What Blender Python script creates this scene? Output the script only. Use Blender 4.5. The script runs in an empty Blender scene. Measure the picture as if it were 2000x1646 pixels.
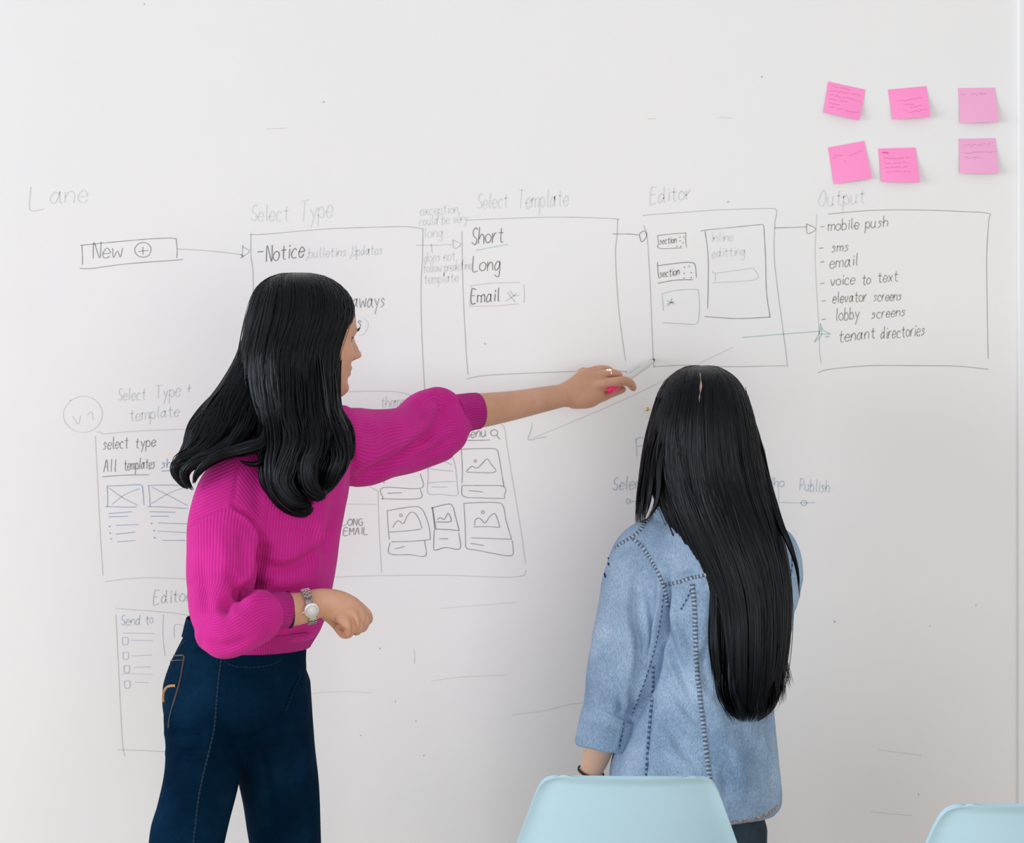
import bpy, bmesh, math, random
import numpy as np
from mathutils import Vector, Matrix, noise
from mathutils.bvhtree import BVHTree

rnd = random.Random(7)
rng = np.random.default_rng(7)
SC = bpy.context.scene
COL = SC.collection
CAM_D, CAM_Z, FPX = 3.5, 1.375, 3500.0      # camera 3.5 m from the wall; focal length in pixels of the 2000 px wide frame

# ------------------------------------------------------------------ camera, world, lights, exposure
cam_data = bpy.data.cameras.new('camera')
cam_data.sensor_width = 36.0
cam_data.lens = 36.0 * FPX / 2000.0
cam_data.clip_start = 0.05
camera = bpy.data.objects.new('camera', cam_data)
camera.location = (0, -CAM_D, CAM_Z)
camera.rotation_euler = (math.radians(90), 0, 0)
COL.objects.link(camera)
SC.camera = camera

world = bpy.data.worlds.new('world')
SC.world = world
world.use_nodes = True
world.node_tree.nodes['Background'].inputs[0].default_value = (0.95, 0.96, 1.0, 1)
world.node_tree.nodes['Background'].inputs[1].default_value = 0.56

def area(name, loc, target, size, size_y, power, color):
    d = bpy.data.lights.new(name, 'AREA')
    d.shape = 'RECTANGLE'; d.size = size; d.size_y = size_y
    d.energy = power; d.color = color
    o = bpy.data.objects.new(name, d)
    o.location = loc
    o.rotation_euler = (Vector(target) - Vector(loc)).to_track_quat('-Z', 'Y').to_euler()
    COL.objects.link(o)
    return o

area('window_light', (-7.0, -3.6, 1.5), (0.4, -0.4, 1.0), 5.0, 3.0, 330, (0.90, 0.95, 1.0))
area('rear_fill_light', (1.2, -5.6, 1.0), (0.6, 0, 0.6), 3.6, 2.0, 62, (1.0, 0.985, 0.96))  # added soft fill from behind the camera, lifts the lower wall

SC.view_settings.view_transform = 'Standard'
SC.view_settings.look = 'None'
SC.view_settings.exposure = 0.19
SC.view_settings.gamma = 1.0
SC.view_settings.use_curve_mapping = False

# ------------------------------------------------------------------ helpers
def P(px, py, y=0.0):
    """a point of the room: the place at depth y (wall = 0) that a measured image point belongs to"""
    d = CAM_D + y
    return Vector(((px - 1000.0) * d / FPX, y, CAM_Z - (py - 823.0) * d / FPX))

def tagp(o, label=None, cat=None, group=None, kind=None):
    if label: o['label'] = label
    if cat: o['category'] = cat
    if group: o['group'] = group
    if kind: o['kind'] = kind
    return o

def empty(name, loc):
    o = bpy.data.objects.new(name, None)
    o.location = loc
    o.empty_display_size = 0.05
    COL.objects.link(o)
    return o

def mesh_obj(name, verts, faces, mat, parent=None, smooth=True):
    me = bpy.data.meshes.new(name)
    me.from_pydata([tuple(v) for v in verts], [], [tuple(f) for f in faces])
    me.update()
    if smooth:
        me.polygons.foreach_set('use_smooth', [True] * len(me.polygons))
    return link(name, me, mat, parent)

def link(name, me, mat, parent=None):
    o = bpy.data.objects.new(name, me)
    COL.objects.link(o)
    if mat is not None:
        if isinstance(mat, (list, tuple)):
            for m in mat: me.materials.append(m)
        else:
            me.materials.append(mat)
    if parent is not None:
        o.parent = parent
        wm = parent_world(parent)
        o.matrix_parent_inverse = wm.inverted()
    return o

def parent_world(o):
    m = o.matrix_basis.copy()
    if o.parent is not None:
        m = parent_world(o.parent) @ o.matrix_parent_inverse @ m
    return m

def fast_mesh(name, V, quads, mat, parent=None, smooth=True):
    V = np.asarray(V, dtype=np.float32).reshape(-1, 3)
    Q = np.asarray(quads, dtype=np.int32).reshape(-1, 4)
    me = bpy.data.meshes.new(name)
    me.vertices.add(len(V)); me.vertices.foreach_set('co', V.ravel())
    me.loops.add(Q.size); me.loops.foreach_set('vertex_index', Q.ravel())
    me.polygons.add(len(Q))
    me.polygons.foreach_set('loop_start', np.arange(0, Q.size, 4, dtype=np.int32))
    me.polygons.foreach_set('loop_total', np.full(len(Q), 4, dtype=np.int32))
    me.polygons.foreach_set('use_smooth', np.full(len(Q), smooth, dtype=bool))
    me.update(calc_edges=True); me.validate()
    return link(name, me, mat, parent)

def catmull(pts, sub):
    A = np.asarray(pts, dtype=float)
    if len(A) < 3:
        t = np.linspace(0, 1, sub + 1)[:, None]
        return A[0] * (1 - t) + A[-1] * t
    B = np.vstack([2 * A[0] - A[1], A, 2 * A[-1] - A[-2]])
    out = []
    for i in range(1, len(B) - 2):
        p0, p1, p2, p3 = B[i - 1], B[i], B[i + 1], B[i + 2]
        for k in range(sub):
            t = k / sub
            out.append(0.5 * ((2 * p1) + (-p0 + p2) * t + (2 * p0 - 5 * p1 + 4 * p2 - p3) * t * t + (-p0 + 3 * p1 - 3 * p2 + p3) * t ** 3))
    out.append(A[-1])
    return np.array(out)

class Tube:
    """a tapering tube; C = centres, A / B = half axes across and in depth"""
    def __init__(s, C, A, B):
        s.C, s.A, s.B = np.asarray(C), np.asarray(A), np.asarray(B)
    def pos(s, t, th, k=1.0):
        n = len(s.C) - 1
        x = np.clip(np.asarray(t) * n, 0, n - 1e-6)
        i = np.floor(x).astype(int); f = (x - i)[..., None]
        C = s.C[i] * (1 - f) + s.C[i + 1] * f
        A = s.A[i] * (1 - f) + s.A[i + 1] * f
        B = s.B[i] * (1 - f) + s.B[i + 1] * f
        k = np.asarray(k)
        if k.ndim: k = k[..., None]
        return C + k * (np.cos(th)[..., None] * A + np.sin(th)[..., None] * B)
    def mesh(s, n=28, pw=1.0, scale=1.0):
        th = np.linspace(0, 2 * math.pi, n, endpoint=False)
        c, si = np.cos(th), np.sin(th)
        if pw != 1.0:
            c = np.sign(c) * np.abs(c) ** pw; si = np.sign(si) * np.abs(si) ** pw
        V, F = [], []
        N = len(s.C)
        for i in range(N):
            R = s.C[i] + scale * (c[:, None] * s.A[i] + si[:, None] * s.B[i])
            V.extend(R.tolist())
        for i in range(N - 1):
            for j in range(n):
                k = (j + 1) % n
                F.append((i * n + j, i * n + k, (i + 1) * n + k, (i + 1) * n + j))
        F.append(tuple(range(n - 1, -1, -1)))
        F.append(tuple(range((N - 1) * n, N * n)))
        return V, F

def limb(pts, sub=6, rounded=True):
    """pts: (px, py, y, radius across in px, radius in depth in px)"""
    q = [(p + (p[3],)) if len(p) == 4 else p for p in pts]
    K = catmull(q, sub)
    C = np.array([P(a[0], a[1], a[2]) for a in K])
    ra = np.array([max(a[3], .5) * (CAM_D + a[2]) / FPX for a in K])
    rb = np.array([max(a[4], .5) * (CAM_D + a[2]) / FPX for a in K])
    T = np.gradient(C, axis=0); T /= np.linalg.norm(T, axis=1)[:, None]
    Y = np.array([0, 1.0, 0])
    b = Y - (T @ Y)[:, None] * T
    bad = np.linalg.norm(b, axis=1) < 0.15
    b[bad] = np.array([0, 0, 1.0]) - T[bad][:, 2:3] * T[bad]
    b /= np.linalg.norm(b, axis=1)[:, None]
    a = np.cross(T, b)
    A, B = a * ra[:, None], b * rb[:, None]
    if rounded:
        for end in (0, -1):
            sg = -1 if end == 0 else 1
            r = min(ra[end], rb[end])
            cs = [(C[end] + sg * T[end] * r * math.sin(f), math.cos(f)) for f in (0.5, 1.0, 1.4)]
            Cn = np.array([x[0] for x in cs]); An = np.array([A[end] * x[1] for x in cs]); Bn = np.array([B[end] * x[1] for x in cs])
            if end == 0:
                C = np.vstack([Cn[::-1], C]); A = np.vstack([An[::-1], A]); B = np.vstack([Bn[::-1], B])
            else:
                C = np.vstack([C, Cn]); A = np.vstack([A, An]); B = np.vstack([B, Bn])
    return Tube(C, A, B)

def rows(rw, sub=4):
    """rw: (py, pxL, pxR, y, half depth in m) - level rings"""
    K = catmull(rw, sub)
    C, A, B = [], [], []
    for py, l, r, y, h in K:
        c = P((l + r) / 2, py, y); e = P(r, py, y)
        C.append(c); A.append((e - c)); B.append(Vector((0, max(h, .002), 0)))
    return Tube(np.array(C), np.array(A), np.array(B))

def fuse(name, parts, voxel, mat, parent=None, smooth=3, adapt=0.0):
    V, F = [], []
    for v, f in parts:
        o = len(V); V.extend([tuple(x) for x in v]); F.extend([tuple(i + o for i in q) for q in f])
    me = bpy.data.meshes.new('t'); me.from_pydata(V, [], F); me.update()
    bm = bmesh.new(); bm.from_mesh(me); bmesh.ops.recalc_face_normals(bm, faces=bm.faces); bm.to_mesh(me); bm.free()
    ob = bpy.data.objects.new('t', me); COL.objects.link(ob)
    m = ob.modifiers.new('r', 'REMESH'); m.mode = 'VOXEL'; m.voxel_size = voxel; m.adaptivity = adapt
    if smooth:
        s = ob.modifiers.new('s', 'SMOOTH'); s.factor = 0.5; s.iterations = smooth
    dg = bpy.context.evaluated_depsgraph_get(); dg.update()
    res = bpy.data.meshes.new_from_object(ob.evaluated_get(dg))
    bpy.data.objects.remove(ob); bpy.data.meshes.remove(me)
    res.name = name
    res.polygons.foreach_set('use_smooth', [True] * len(res.polygons))
    return link(name, res, mat, parent)

def get_v(o):
    me = o.data
    V = np.empty(len(me.vertices) * 3, dtype=np.float32); me.vertices.foreach_get('co', V)
    N = np.empty(len(me.vertices) * 3, dtype=np.float32); me.vertex_normals.foreach_get('vector', N)
    return V.reshape(-1, 3).astype(float), N.reshape(-1, 3).astype(float)

def set_v(o, V):
    o.data.vertices.foreach_set('co', V.astype(np.float32).ravel()); o.data.update()

def to_px(V):
    d = V[:, 1] + CAM_D
    return np.stack([1000 + V[:, 0] * FPX / d, 823 - (V[:, 2] - CAM_Z) * FPX / d], axis=1)

def seg_dist(Q, poly):
    best = np.full(len(Q), 1e9); side = np.zeros(len(Q)); par = np.zeros(len(Q))
    n = len(poly) - 1
    for i in range(n):
        a, b = poly[i], poly[i + 1]; ab = b - a; L2 = (ab @ ab) + 1e-9
        t = np.clip(((Q - a) @ ab) / L2, 0, 1)
        D = Q - (a + t[:, None] * ab); d = np.hypot(D[:, 0], D[:, 1])
        m = d < best
        best[m] = d[m]; par[m] = (i + t[m]) / n
        cr = ab[0] * (Q[:, 1] - a[1]) - ab[1] * (Q[:, 0] - a[0])
        side[m] = np.sign(cr[m])
    return best, side, par

def folds(o, strokes, gain=1.0):
    """press creases / raise ridges along measured lines on the side of the cloth that faces the room.
    stroke: (points, width px, height mm [negative = groove], optional lip mm)"""
    V, N = get_v(o); Q = to_px(V)
    disp = np.zeros(len(V))
    face = np.clip(-N[:, 1] * 1.6 + 0.35, 0, 1)
    for s in strokes:
        poly = catmull(s[0], 5); w, h = s[1], s[2] * 0.001 * gain
        lo, hi = poly.min(0) - 3 * w, poly.max(0) + 3 * w
        idx = np.where((Q[:, 0] > lo[0]) & (Q[:, 0] < hi[0]) & (Q[:, 1] > lo[1]) & (Q[:, 1] < hi[1]))[0]
        if not len(idx): continue
        d, sd, par = seg_dist(Q[idx], poly)
        env = np.sqrt(np.clip(np.sin(np.clip(par, 0.02, .98) * math.pi), 0, 1))
        v = h * np.exp(-(d / w) ** 2) * env
        if len(s) > 3:
            v += s[3] * 0.001 * gain * np.exp(-((d - 1.9 * w) / (0.9 * w)) ** 2) * env * (sd > 0)
        disp[idx] += v
    V += N * (disp * face)[:, None]
    set_v(o, V)

def wobble(o, amp, scale, seed=0.0):
    V, N = get_v(o)
    d = np.array([noise.noise(Vector((v[0] * scale + seed, v[1] * scale, v[2] * scale * .6))) for v in V])
    set_v(o, V + N * (d * amp)[:, None])

def bvh(*objs):
    V, F = [], []
    for o in objs:
        off = len(V)
        V.extend([v.co.copy() for v in o.data.vertices]); F.extend([[i + off for i in p.vertices] for p in o.data.polygons])
    return BVHTree.FromPolygons(V, F)

CAMP = Vector((0, -CAM_D, CAM_Z))
def hit(tree, px, py):
    d = (P(px, py, 0) - CAMP).normalized()
    r = tree.ray_cast(CAMP, d)
    return (r[0], r[1]) if r[0] is not None else (None, None)

def lay(name, tree, pts, w, h, mat, parent, sub=8, off=0.0, ends=True, wfun=None):
    """a flat raised band laid on a surface along a measured line (w = width px, h = height m)"""
    K = catmull(pts, sub)
    H = []
    for k in K:
        p, n = hit(tree, k[0], k[1])
        if p is None: continue
        if H and (p - H[-1][0]).length > 0.05: continue
        H.append((p, n))
    if len(H) < 2: return None
    V, F, L = [], [], []
    acc = 0
    for i, (p, n) in enumerate(H):
        a = H[max(i - 1, 0)][0]; b = H[min(i + 1, len(H) - 1)][0]
        T = (b - a).normalized(); S = T.cross(n).normalized()
        if i: acc += (p - H[i - 1][0]).length
        ww = w * (wfun(i / (len(H) - 1)) if wfun else 1)
        hw = ww * 0.5 * (CAM_D + p.y) / FPX
        for sx, sz in ((-1, -0.6), (-0.8, 1), (0, 1.25), (0.8, 1), (1, -0.6)):
            V.append(p + S * hw * sx + n * (h * sz + off)); L.append(acc)
    for i in range(len(H) - 1):
        for j in range(4):
            F.append((i * 5 + j, i * 5 + j + 1, i * 5 + 6 + j, i * 5 + 5 + j))
    o = mesh_obj(name, V, F, mat, parent)
    at = o.data.attributes.new('run', 'FLOAT', 'POINT'); at.data.foreach_set('value', L)
    return o

# ------------------------------------------------------------------ materials
def new_mat(name, base=(.8, .8, .8), rough=.5, metal=0.0, spec=.5):
    m = bpy.data.materials.new(name); m.use_nodes = True
    b = m.node_tree.nodes['Principled BSDF']
    b.inputs['Base Color'].default_value = (*base, 1)
    b.inputs['Roughness'].default_value = rough
    b.inputs['Metallic'].default_value = metal
    b.inputs['Specular IOR Level'].default_value = spec
    return m, m.node_tree, b

def nd(nt, typ, **kw):
    n = nt.nodes.new(typ)
    for k, v in kw.items():
        if k in ('operation', 'blend_type', 'data_type', 'attribute_name', 'wave_type', 'bands_direction'): setattr(n, k, v)
    return n

def noise_node(nt, scale, detail=3, rough=.5, coord=None, stretch=None):
    t = nt.nodes.new('ShaderNodeTexCoord'); n = nt.nodes.new('ShaderNodeTexNoise')
    n.inputs['Scale'].default_value = scale; n.inputs['Detail'].default_value = detail; n.inputs['Roughness'].default_value = rough
    if stretch:
        mp = nt.nodes.new('ShaderNodeMapping'); mp.inputs['Scale'].default_value = stretch
        nt.links.new(t.outputs['Object'], mp.inputs['Vector']); nt.links.new(mp.outputs[0], n.inputs['Vector'])
    else:
        nt.links.new(t.outputs['Object'], n.inputs['Vector'])
    return n

def ramp(nt, src, stops):
    r = nt.nodes.new('ShaderNodeValToRGB')
    while len(r.color_ramp.elements) < len(stops): r.color_ramp.elements.new(.5)
    for e, (p, c) in zip(r.color_ramp.elements, stops):
        e.position = p; e.color = (*c, 1)
    nt.links.new(src, r.inputs[0])
    return r

def bump(nt, b, src, strength, dist, chain=None):
    n = nt.nodes.new('ShaderNodeBump'); n.inputs['Strength'].default_value = strength; n.inputs['Distance'].default_value = dist
    nt.links.new(src, n.inputs['Height'])
    if chain is not None: nt.links.new(chain.outputs[0], n.inputs['Normal'])
    nt.links.new(n.outputs[0], b.inputs['Normal'])
    return n

# painted wall
M_WALL, nt, b = new_mat('painted_wall', (.80, .80, .80), .42, spec=.35)
n1 = noise_node(nt, 1.3, 4, .55)
r = ramp(nt, n1.outputs[0], [(.3, (.800, .797, .803)), (.5, (.815, .812, .808)), (.7, (.805, .812, .812))])
nt.links.new(r.outputs[0], b.inputs['Base Color'])
n2 = noise_node(nt, 90, 3, .5); n3 = noise_node(nt, 5, 2, .5)
k = bump(nt, b, n2.outputs[0], .10, .002); bump(nt, b, n3.outputs[0], .10, .02, k)

M_TRIM, nt, b = new_mat('trim_paint', (.80, .805, .81), .45)
n2 = noise_node(nt, 60, 3); bump(nt, b, n2.outputs[0], .06, .002)
M_BLOCKER, _, _ = new_mat('fill_blocker_grey', (.60, .57, .54), .6)
M_FLOOR, nt, b = new_mat('wood_floor', (.3, .26, .22), .4)
n1 = noise_node(nt, 3, 5, .6, stretch=(1, 12, 1)); r = ramp(nt, n1.outputs[0], [(.3, (.58, .47, .35)), (.7, (.68, .56, .43))])
nt.links.new(r.outputs[0], b.inputs['Base Color'])

# skin (tint attribute: lips, scalp)
def skin_mat(name, c0, c1, lips):
    m, nt, b = new_mat(name, c0, .48, spec=.35)
    n1 = noise_node(nt, 22, 4, .6); r = ramp(nt, n1.outputs[0], [(.3, c0), (.7, c1)])
    at = nd(nt, 'ShaderNodeAttribute', attribute_name='lip')
    mx = nt.nodes.new('ShaderNodeMixRGB'); nt.links.new(at.outputs['Fac'], mx.inputs[0]); nt.links.new(r.outputs[0], mx.inputs[1]); mx.inputs[2].default_value = (*lips, 1)
    nt.links.new(mx.outputs[0], b.inputs['Base Color'])
    b.inputs['Subsurface Weight'].default_value = .12
    b.inputs['Subsurface Radius'].default_value = (1, .35, .2)
    b.inputs['Subsurface Scale'].default_value = .006
    n2 = noise_node(nt, 260, 3, .6); n3 = noise_node(nt, 60, 2, .5)
    k = bump(nt, b, n2.outputs[0], .12, .0008); bump(nt, b, n3.outputs[0], .08, .002, k)
    return m
M_SKIN = skin_mat('skin_tan', (.60, .32, .205), (.68, .385, .26), (.42, .12, .10))
M_SKIN2 = skin_mat('skin_light', (.68, .42, .30), (.74, .48, .35), (.5, .2, .17))
M_SCALP, _, _ = new_mat('scalp', (.40, .27, .21), .7)
M_NAIL, _, _ = new_mat('nail', (.72, .47, .40), .25)
M_EYEW, _, _ = new_mat('eye_white', (.75, .72, .70), .2)
M_IRIS, _, _ = new_mat('iris', (.02, .01, .008), .15)
M_BROW, _, _ = new_mat('brow_hair', (.01, .008, .008), .6)

def hair_mat(name, c, rough):
    m, nt, b = new_mat(name, c, rough, spec=.22)
    b.inputs['Specular Tint'].default_value = (.78, .88, 1, 1)
    n1 = noise_node(nt, 40, 2, .5, stretch=(1, 1, .05))
    r = ramp(nt, n1.outputs[0], [(.3, tuple(x * .6 for x in c)), (.7, tuple(x * 1.9 for x in c))])
    nt.links.new(r.outputs[0], b.inputs['Base Color'])
    return m
M_HAIR = hair_mat('black_hair', (.0026, .0025, .0032), .29)
M_HAIRB, _, _ = new_mat('hair_core', (.004, .004, .005), .7, spec=.2)

# rib knit
def knit(name, c0, c1, strength, pitch):
    m, nt, b = new_mat(name, c0, .82, spec=.2)
    at = nd(nt, 'ShaderNodeAttribute', attribute_name='rib')
    mu = nd(nt, 'ShaderNodeMath', operation='MULTIPLY'); mu.inputs[1].default_value = 2 * math.pi / pitch
    nt.links.new(at.outputs['Fac'], mu.inputs[0])
    si = nd(nt, 'ShaderNodeMath', operation='SINE'); nt.links.new(mu.outputs[0], si.inputs[0])
    n1 = noise_node(nt, 14, 3, .6)
    n2 = noise_node(nt, 420, 2, .6)
    r = ramp(nt, n1.outputs[0], [(.25, c0), (.75, c1)])
    # base colour follows the rib wave, slightly darker in the grooves
    ma = nd(nt, 'ShaderNodeMath', operation='MULTIPLY_ADD'); nt.links.new(si.outputs[0], ma.inputs[0]); ma.inputs[1].default_value = .10; ma.inputs[2].default_value = .90
    vm = nt.nodes.new('ShaderNodeMixRGB'); vm.blend_type = 'MULTIPLY'; vm.inputs[0].default_value = 1
    nt.links.new(r.outputs[0], vm.inputs[1]); nt.links.new(ma.outputs[0], vm.inputs[2])
    nt.links.new(vm.outputs[0], b.inputs['Base Color'])
    b.inputs['Sheen Weight'].default_value = .12; b.inputs['Sheen Roughness'].default_value = .5
    b.inputs['Sheen Tint'].default_value = (1, .45, .8, 1)
    k = bump(nt, b, si.outputs[0], strength, .0016)
    bump(nt, b, n2.outputs[0], .25, .001, k)
    return m
M_KNIT = knit('magenta_knit', (.60, .016, .27), (.72, .026, .34), .34, .0054)
M_KNITC = knit('magenta_rib_cuff', (.55, .014, .25), (.64, .02, .30), .8, .0050)

def denim(name, dark, mid, light, fade, lo=.3, hi=.7, weave=.3, seed=(1, 1, 1), spec=.12):
    m, nt, b = new_mat(name, mid, .9, spec=spec)
    n1 = noise_node(nt, fade, 5, .62, stretch=seed)
    r = ramp(nt, n1.outputs[0], [(lo, dark), (.5, mid), (hi, light)])
    n2 = noise_node(nt, 520, 2, .7, stretch=(1.4, 1.4, .35))
    vm = nt.nodes.new('ShaderNodeMixRGB'); vm.blend_type = 'OVERLAY'; vm.inputs[0].default_value = weave
    nt.links.new(r.outputs[0], vm.inputs[1]); nt.links.new(n2.outputs[0], vm.inputs[2])
    nt.links.new(vm.outputs[0], b.inputs['Base Color'])
    bump(nt, b, n2.outputs[0], .25, .0008)
    return m
M_JACKET = denim('washed_denim', (.175, .265, .400), (.285, .400, .555), (.42, .54, .69), 9, .26, .76, .8)
M_JEANS = denim('dark_denim', (.0006, .0075, .022), (.0012, .0140, .037), (.0045, .027, .062), 8, .28, .74, .35, spec=.03)
M_JEANS2 = denim('faded_dark_denim', (.02, .035, .05), (.035, .055, .075), (.06, .085, .11), 12, .3, .7, .35)

def seam_mat(name, dark, light, freq, s=1.0):
    m, nt, b = new_mat(name, light, .85, spec=.15)
    at = nd(nt, 'ShaderNodeAttribute', attribute_name='run')
    nz = noise_node(nt, 130, 2, .6)
    mu = nd(nt, 'ShaderNodeMath', operation='MULTIPLY'); mu.inputs[1].default_value = freq; nt.links.new(at.outputs['Fac'], mu.inputs[0])
    nm = nd(nt, 'ShaderNodeMath', operation='MULTIPLY_ADD'); nt.links.new(nz.outputs[0], nm.inputs[0]); nm.inputs[1].default_value = 5; nt.links.new(mu.outputs[0], nm.inputs[2])
    si = nd(nt, 'ShaderNodeMath', operation='SINE'); nt.links.new(nm.outputs[0], si.inputs[0])
    ad = nd(nt, 'ShaderNodeMath', operation='MULTIPLY_ADD'); nt.links.new(si.outputs[0], ad.inputs[0]); ad.inputs[1].default_value = .5; ad.inputs[2].default_value = .5
    r = ramp(nt, ad.outputs[0], [(.15, dark), (.75, light)])
    nt.links.new(r.outputs[0], b.inputs['Base Color'])
    bump(nt, b, si.outputs[0], s, .001)
    return m
M_SEAM = seam_mat('puckered_denim_seam', (.10, .15, .25), (.42, .50, .60), 900)
M_SEAMD = seam_mat('denim_fold_seam', (.06, .11, .21), (.26, .36, .50), 700)
M_SEAMJ = seam_mat('jeans_seam', (.004, .016, .034), (.014, .036, .066), 900, .5)
M_THREAD, _, _ = new_mat('tan_thread', (.42, .22, .11), .7)
M_THREADD, _, _ = new_mat('dark_tan_thread', (.12, .08, .07), .8)
M_FRAY, nt, b = new_mat('frayed_hem', (.45, .40, .38), .9)
n1 = noise_node(nt, 300, 3, .7); r = ramp(nt, n1.outputs[0], [(.35, (.10, .09, .11)), (.6, (.50, .42, .38))]); nt.links.new(r.outputs[0], b.inputs['Base Color'])

M_STEEL, _, _ = new_mat('brushed_steel', (.88, .85, .80), .30, .8)
M_STEELD, _, _ = new_mat('steel_gap', (.03, .03, .03), .5)
M_DIAL, _, _ = new_mat('watch_dial', (.78, .78, .77), .3)
M_GOLD, _, _ = new_mat('pale_gold', (.9, .78, .55), .2, 1.0)
M_BRASS, _, _ = new_mat('brass', (.72, .48, .20), .3, 1.0)
M_BLACK, _, _ = new_mat('black_elastic', (.006, .005, .012), .7)
M_PLASTIC, nt, b = new_mat('pale_blue_plastic', (.415, .61, .70), .42, spec=.4)
n2 = noise_node(nt, 350, 2); bump(nt, b, n2.outputs[0], .04, .0006)
M_WOODLEG, nt, b = new_mat('beech', (.55, .38, .22), .5)
M_WIRE, _, _ = new_mat('black_steel', (.02, .02, .02), .4, .8)
M_SHOE, _, _ = new_mat('black_leather', (.02, .02, .02), .45)
M_SHOEW, _, _ = new_mat('white_canvas', (.75, .75, .73), .7)
M_SOLE, _, _ = new_mat('rubber_sole', (.7, .69, .66), .6)
M_PENW, _, _ = new_mat('marker_barrel', (.78, .76, .74), .3)
M_PENP, _, _ = new_mat('neon_pink_cap', (.95, .02, .16), .3)
M_PENT, _, _ = new_mat('marker_print', (.45, .62, .64), .4)
M_NOTE, _, _ = new_mat('hot_pink_paper', (1.0, .31, .62), .75, spec=.15)
M_NOTE2, _, _ = new_mat('light_pink_paper', (.88, .42, .66), .75, spec=.15)
M_NOTEINK, _, _ = new_mat('pink_note_ink', (.74, .18, .42), .8)
M_NOTEINK2, _, _ = new_mat('grey_note_ink', (.58, .30, .47), .8)
M_NOTEINK3, _, _ = new_mat('red_note_ink', (.82, .01, .24), .8)

# ------------------------------------------------------------------ the room
def box(name, x0, x1, y0, y1, z0, z1, mat, parent=None, bev=0.0):
    bm = bmesh.new(); bmesh.ops.create_cube(bm, size=1)
    for v in bm.verts:
        v.co = Vector(((x0 + x1) / 2 + v.co.x * (x1 - x0), (y0 + y1) / 2 + v.co.y * (y1 - y0), (z0 + z1) / 2 + v.co.z * (z1 - z0)))
    if bev: bmesh.ops.bevel(bm, geom=bm.edges[:], offset=bev, segments=4, profile=.5, affect='EDGES')
    me = bpy.data.meshes.new(name); bm.to_mesh(me); bm.free()
    if bev: me.polygons.foreach_set('use_smooth', [True] * len(me.polygons))
    return link(name, me, mat, parent)

wall = tagp(box('wall_back', -3.2, .986, 0, .12, 0, 2.9, M_WALL), 'off-white painted wall covered with marker sketches', kind='structure')
tagp(box('wall_back', 1.12, 2.9, 0, .12, 0, 2.9, M_WALL), 'off-white wall beyond the casing', kind='structure')
trim = tagp(box('trim_1', .986, 1.12, -.010, .12, 0, 2.9, M_TRIM, bev=.004), 'white vertical casing at the right end of the wall', kind='structure')
floor = tagp(box('floor', -3.2, 2.9, -4.6, 0, -.05, 0, M_FLOOR), 'wooden floor of the room', kind='structure')
fill_blocker = tagp(box('fill_blocker_right', 2.9, 3.0, -4.6, .12, 0, 2.9, M_BLOCKER), 'unseen grey-beige wall right of the frame, added to block fill light', kind='structure')  # added out of view to block world fill from the right
base = tagp(box('baseboard_back', -3.2, .986, -.014, 0, 0, .10, M_TRIM, bev=.003), 'white baseboard under the sketched wall', kind='structure')

# ------------------------------------------------------------------ ink on the wall
GLY = {
 'a': '43 24 02 10 31 44|44 41 50', 'b': '07 00|03 24 42 30 00', 'c': '43 24 02 10 40', 'd': '43 24 02 10 31 42|47 41 50',
 'e': '02 42 43 24 02 10 30 41', 'f': '46 37 26 20|04 44', 'g': '43 24 02 10 31 43|44 4b 2c 0b', 'h': '07 00|02 24 43 40',
 'i': '14 10|16 15', 'j': '24 2c|26 25', 'k': '07 00|44 02 40', 'l': '17 11 20', 'm': '04 00|03 14 33 30|33 54 63 60', 'n': '04 00|02 24 43 40',
 'o': '24 03 01 20 41 43 24', 'p': '04 0c|03 24 42 30 01', 'q': '43 24 02 10 31 43|44 4c', 'r': '04 00|02 24 34', 's': '43 24 13 32 31 10 00', 't': '26 21 30 40|04 44',
 'u': '04 01 20 41|44 41 50', 'v': '04 20 44', 'w': '04 10 33 50 64', 'x': '04 40|44 00', 'y': '04 21|44 1c', 'z': '04 44 00 40',
 'N': '00 07 40 47', 'S': '46 37 16 14 33 42 30 01', 'L': '07 00 40', 'E': '47 07 00 40|04 34', 'T': '07 67|37 30', 'P': '07 00|07 37 45 33 03',
 'W': '07 10 24 40 57', 'O': '37 15 02 30 52 55 37', 'V': '07 20 47', 'A': '00 27 40|13 33', 'M': '00 07 23 47 40', 'G': '46 27 04 10 40 43 23', 'R': '07 00|07 37 45 33 03 40',
 'I': '17 10', 'U': '07 01 20 41 47', 'Q': '37 15 13 31 53 55 37|32 50', '1': '05 17 10', ',': '11 0b', '-': '03 33', '.': '10 11', '+': '03 43|25 21',
}
YV = {**{str(i): i for i in range(10)}, 'a': -1, 'b': -2, 'c': -3}

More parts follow.
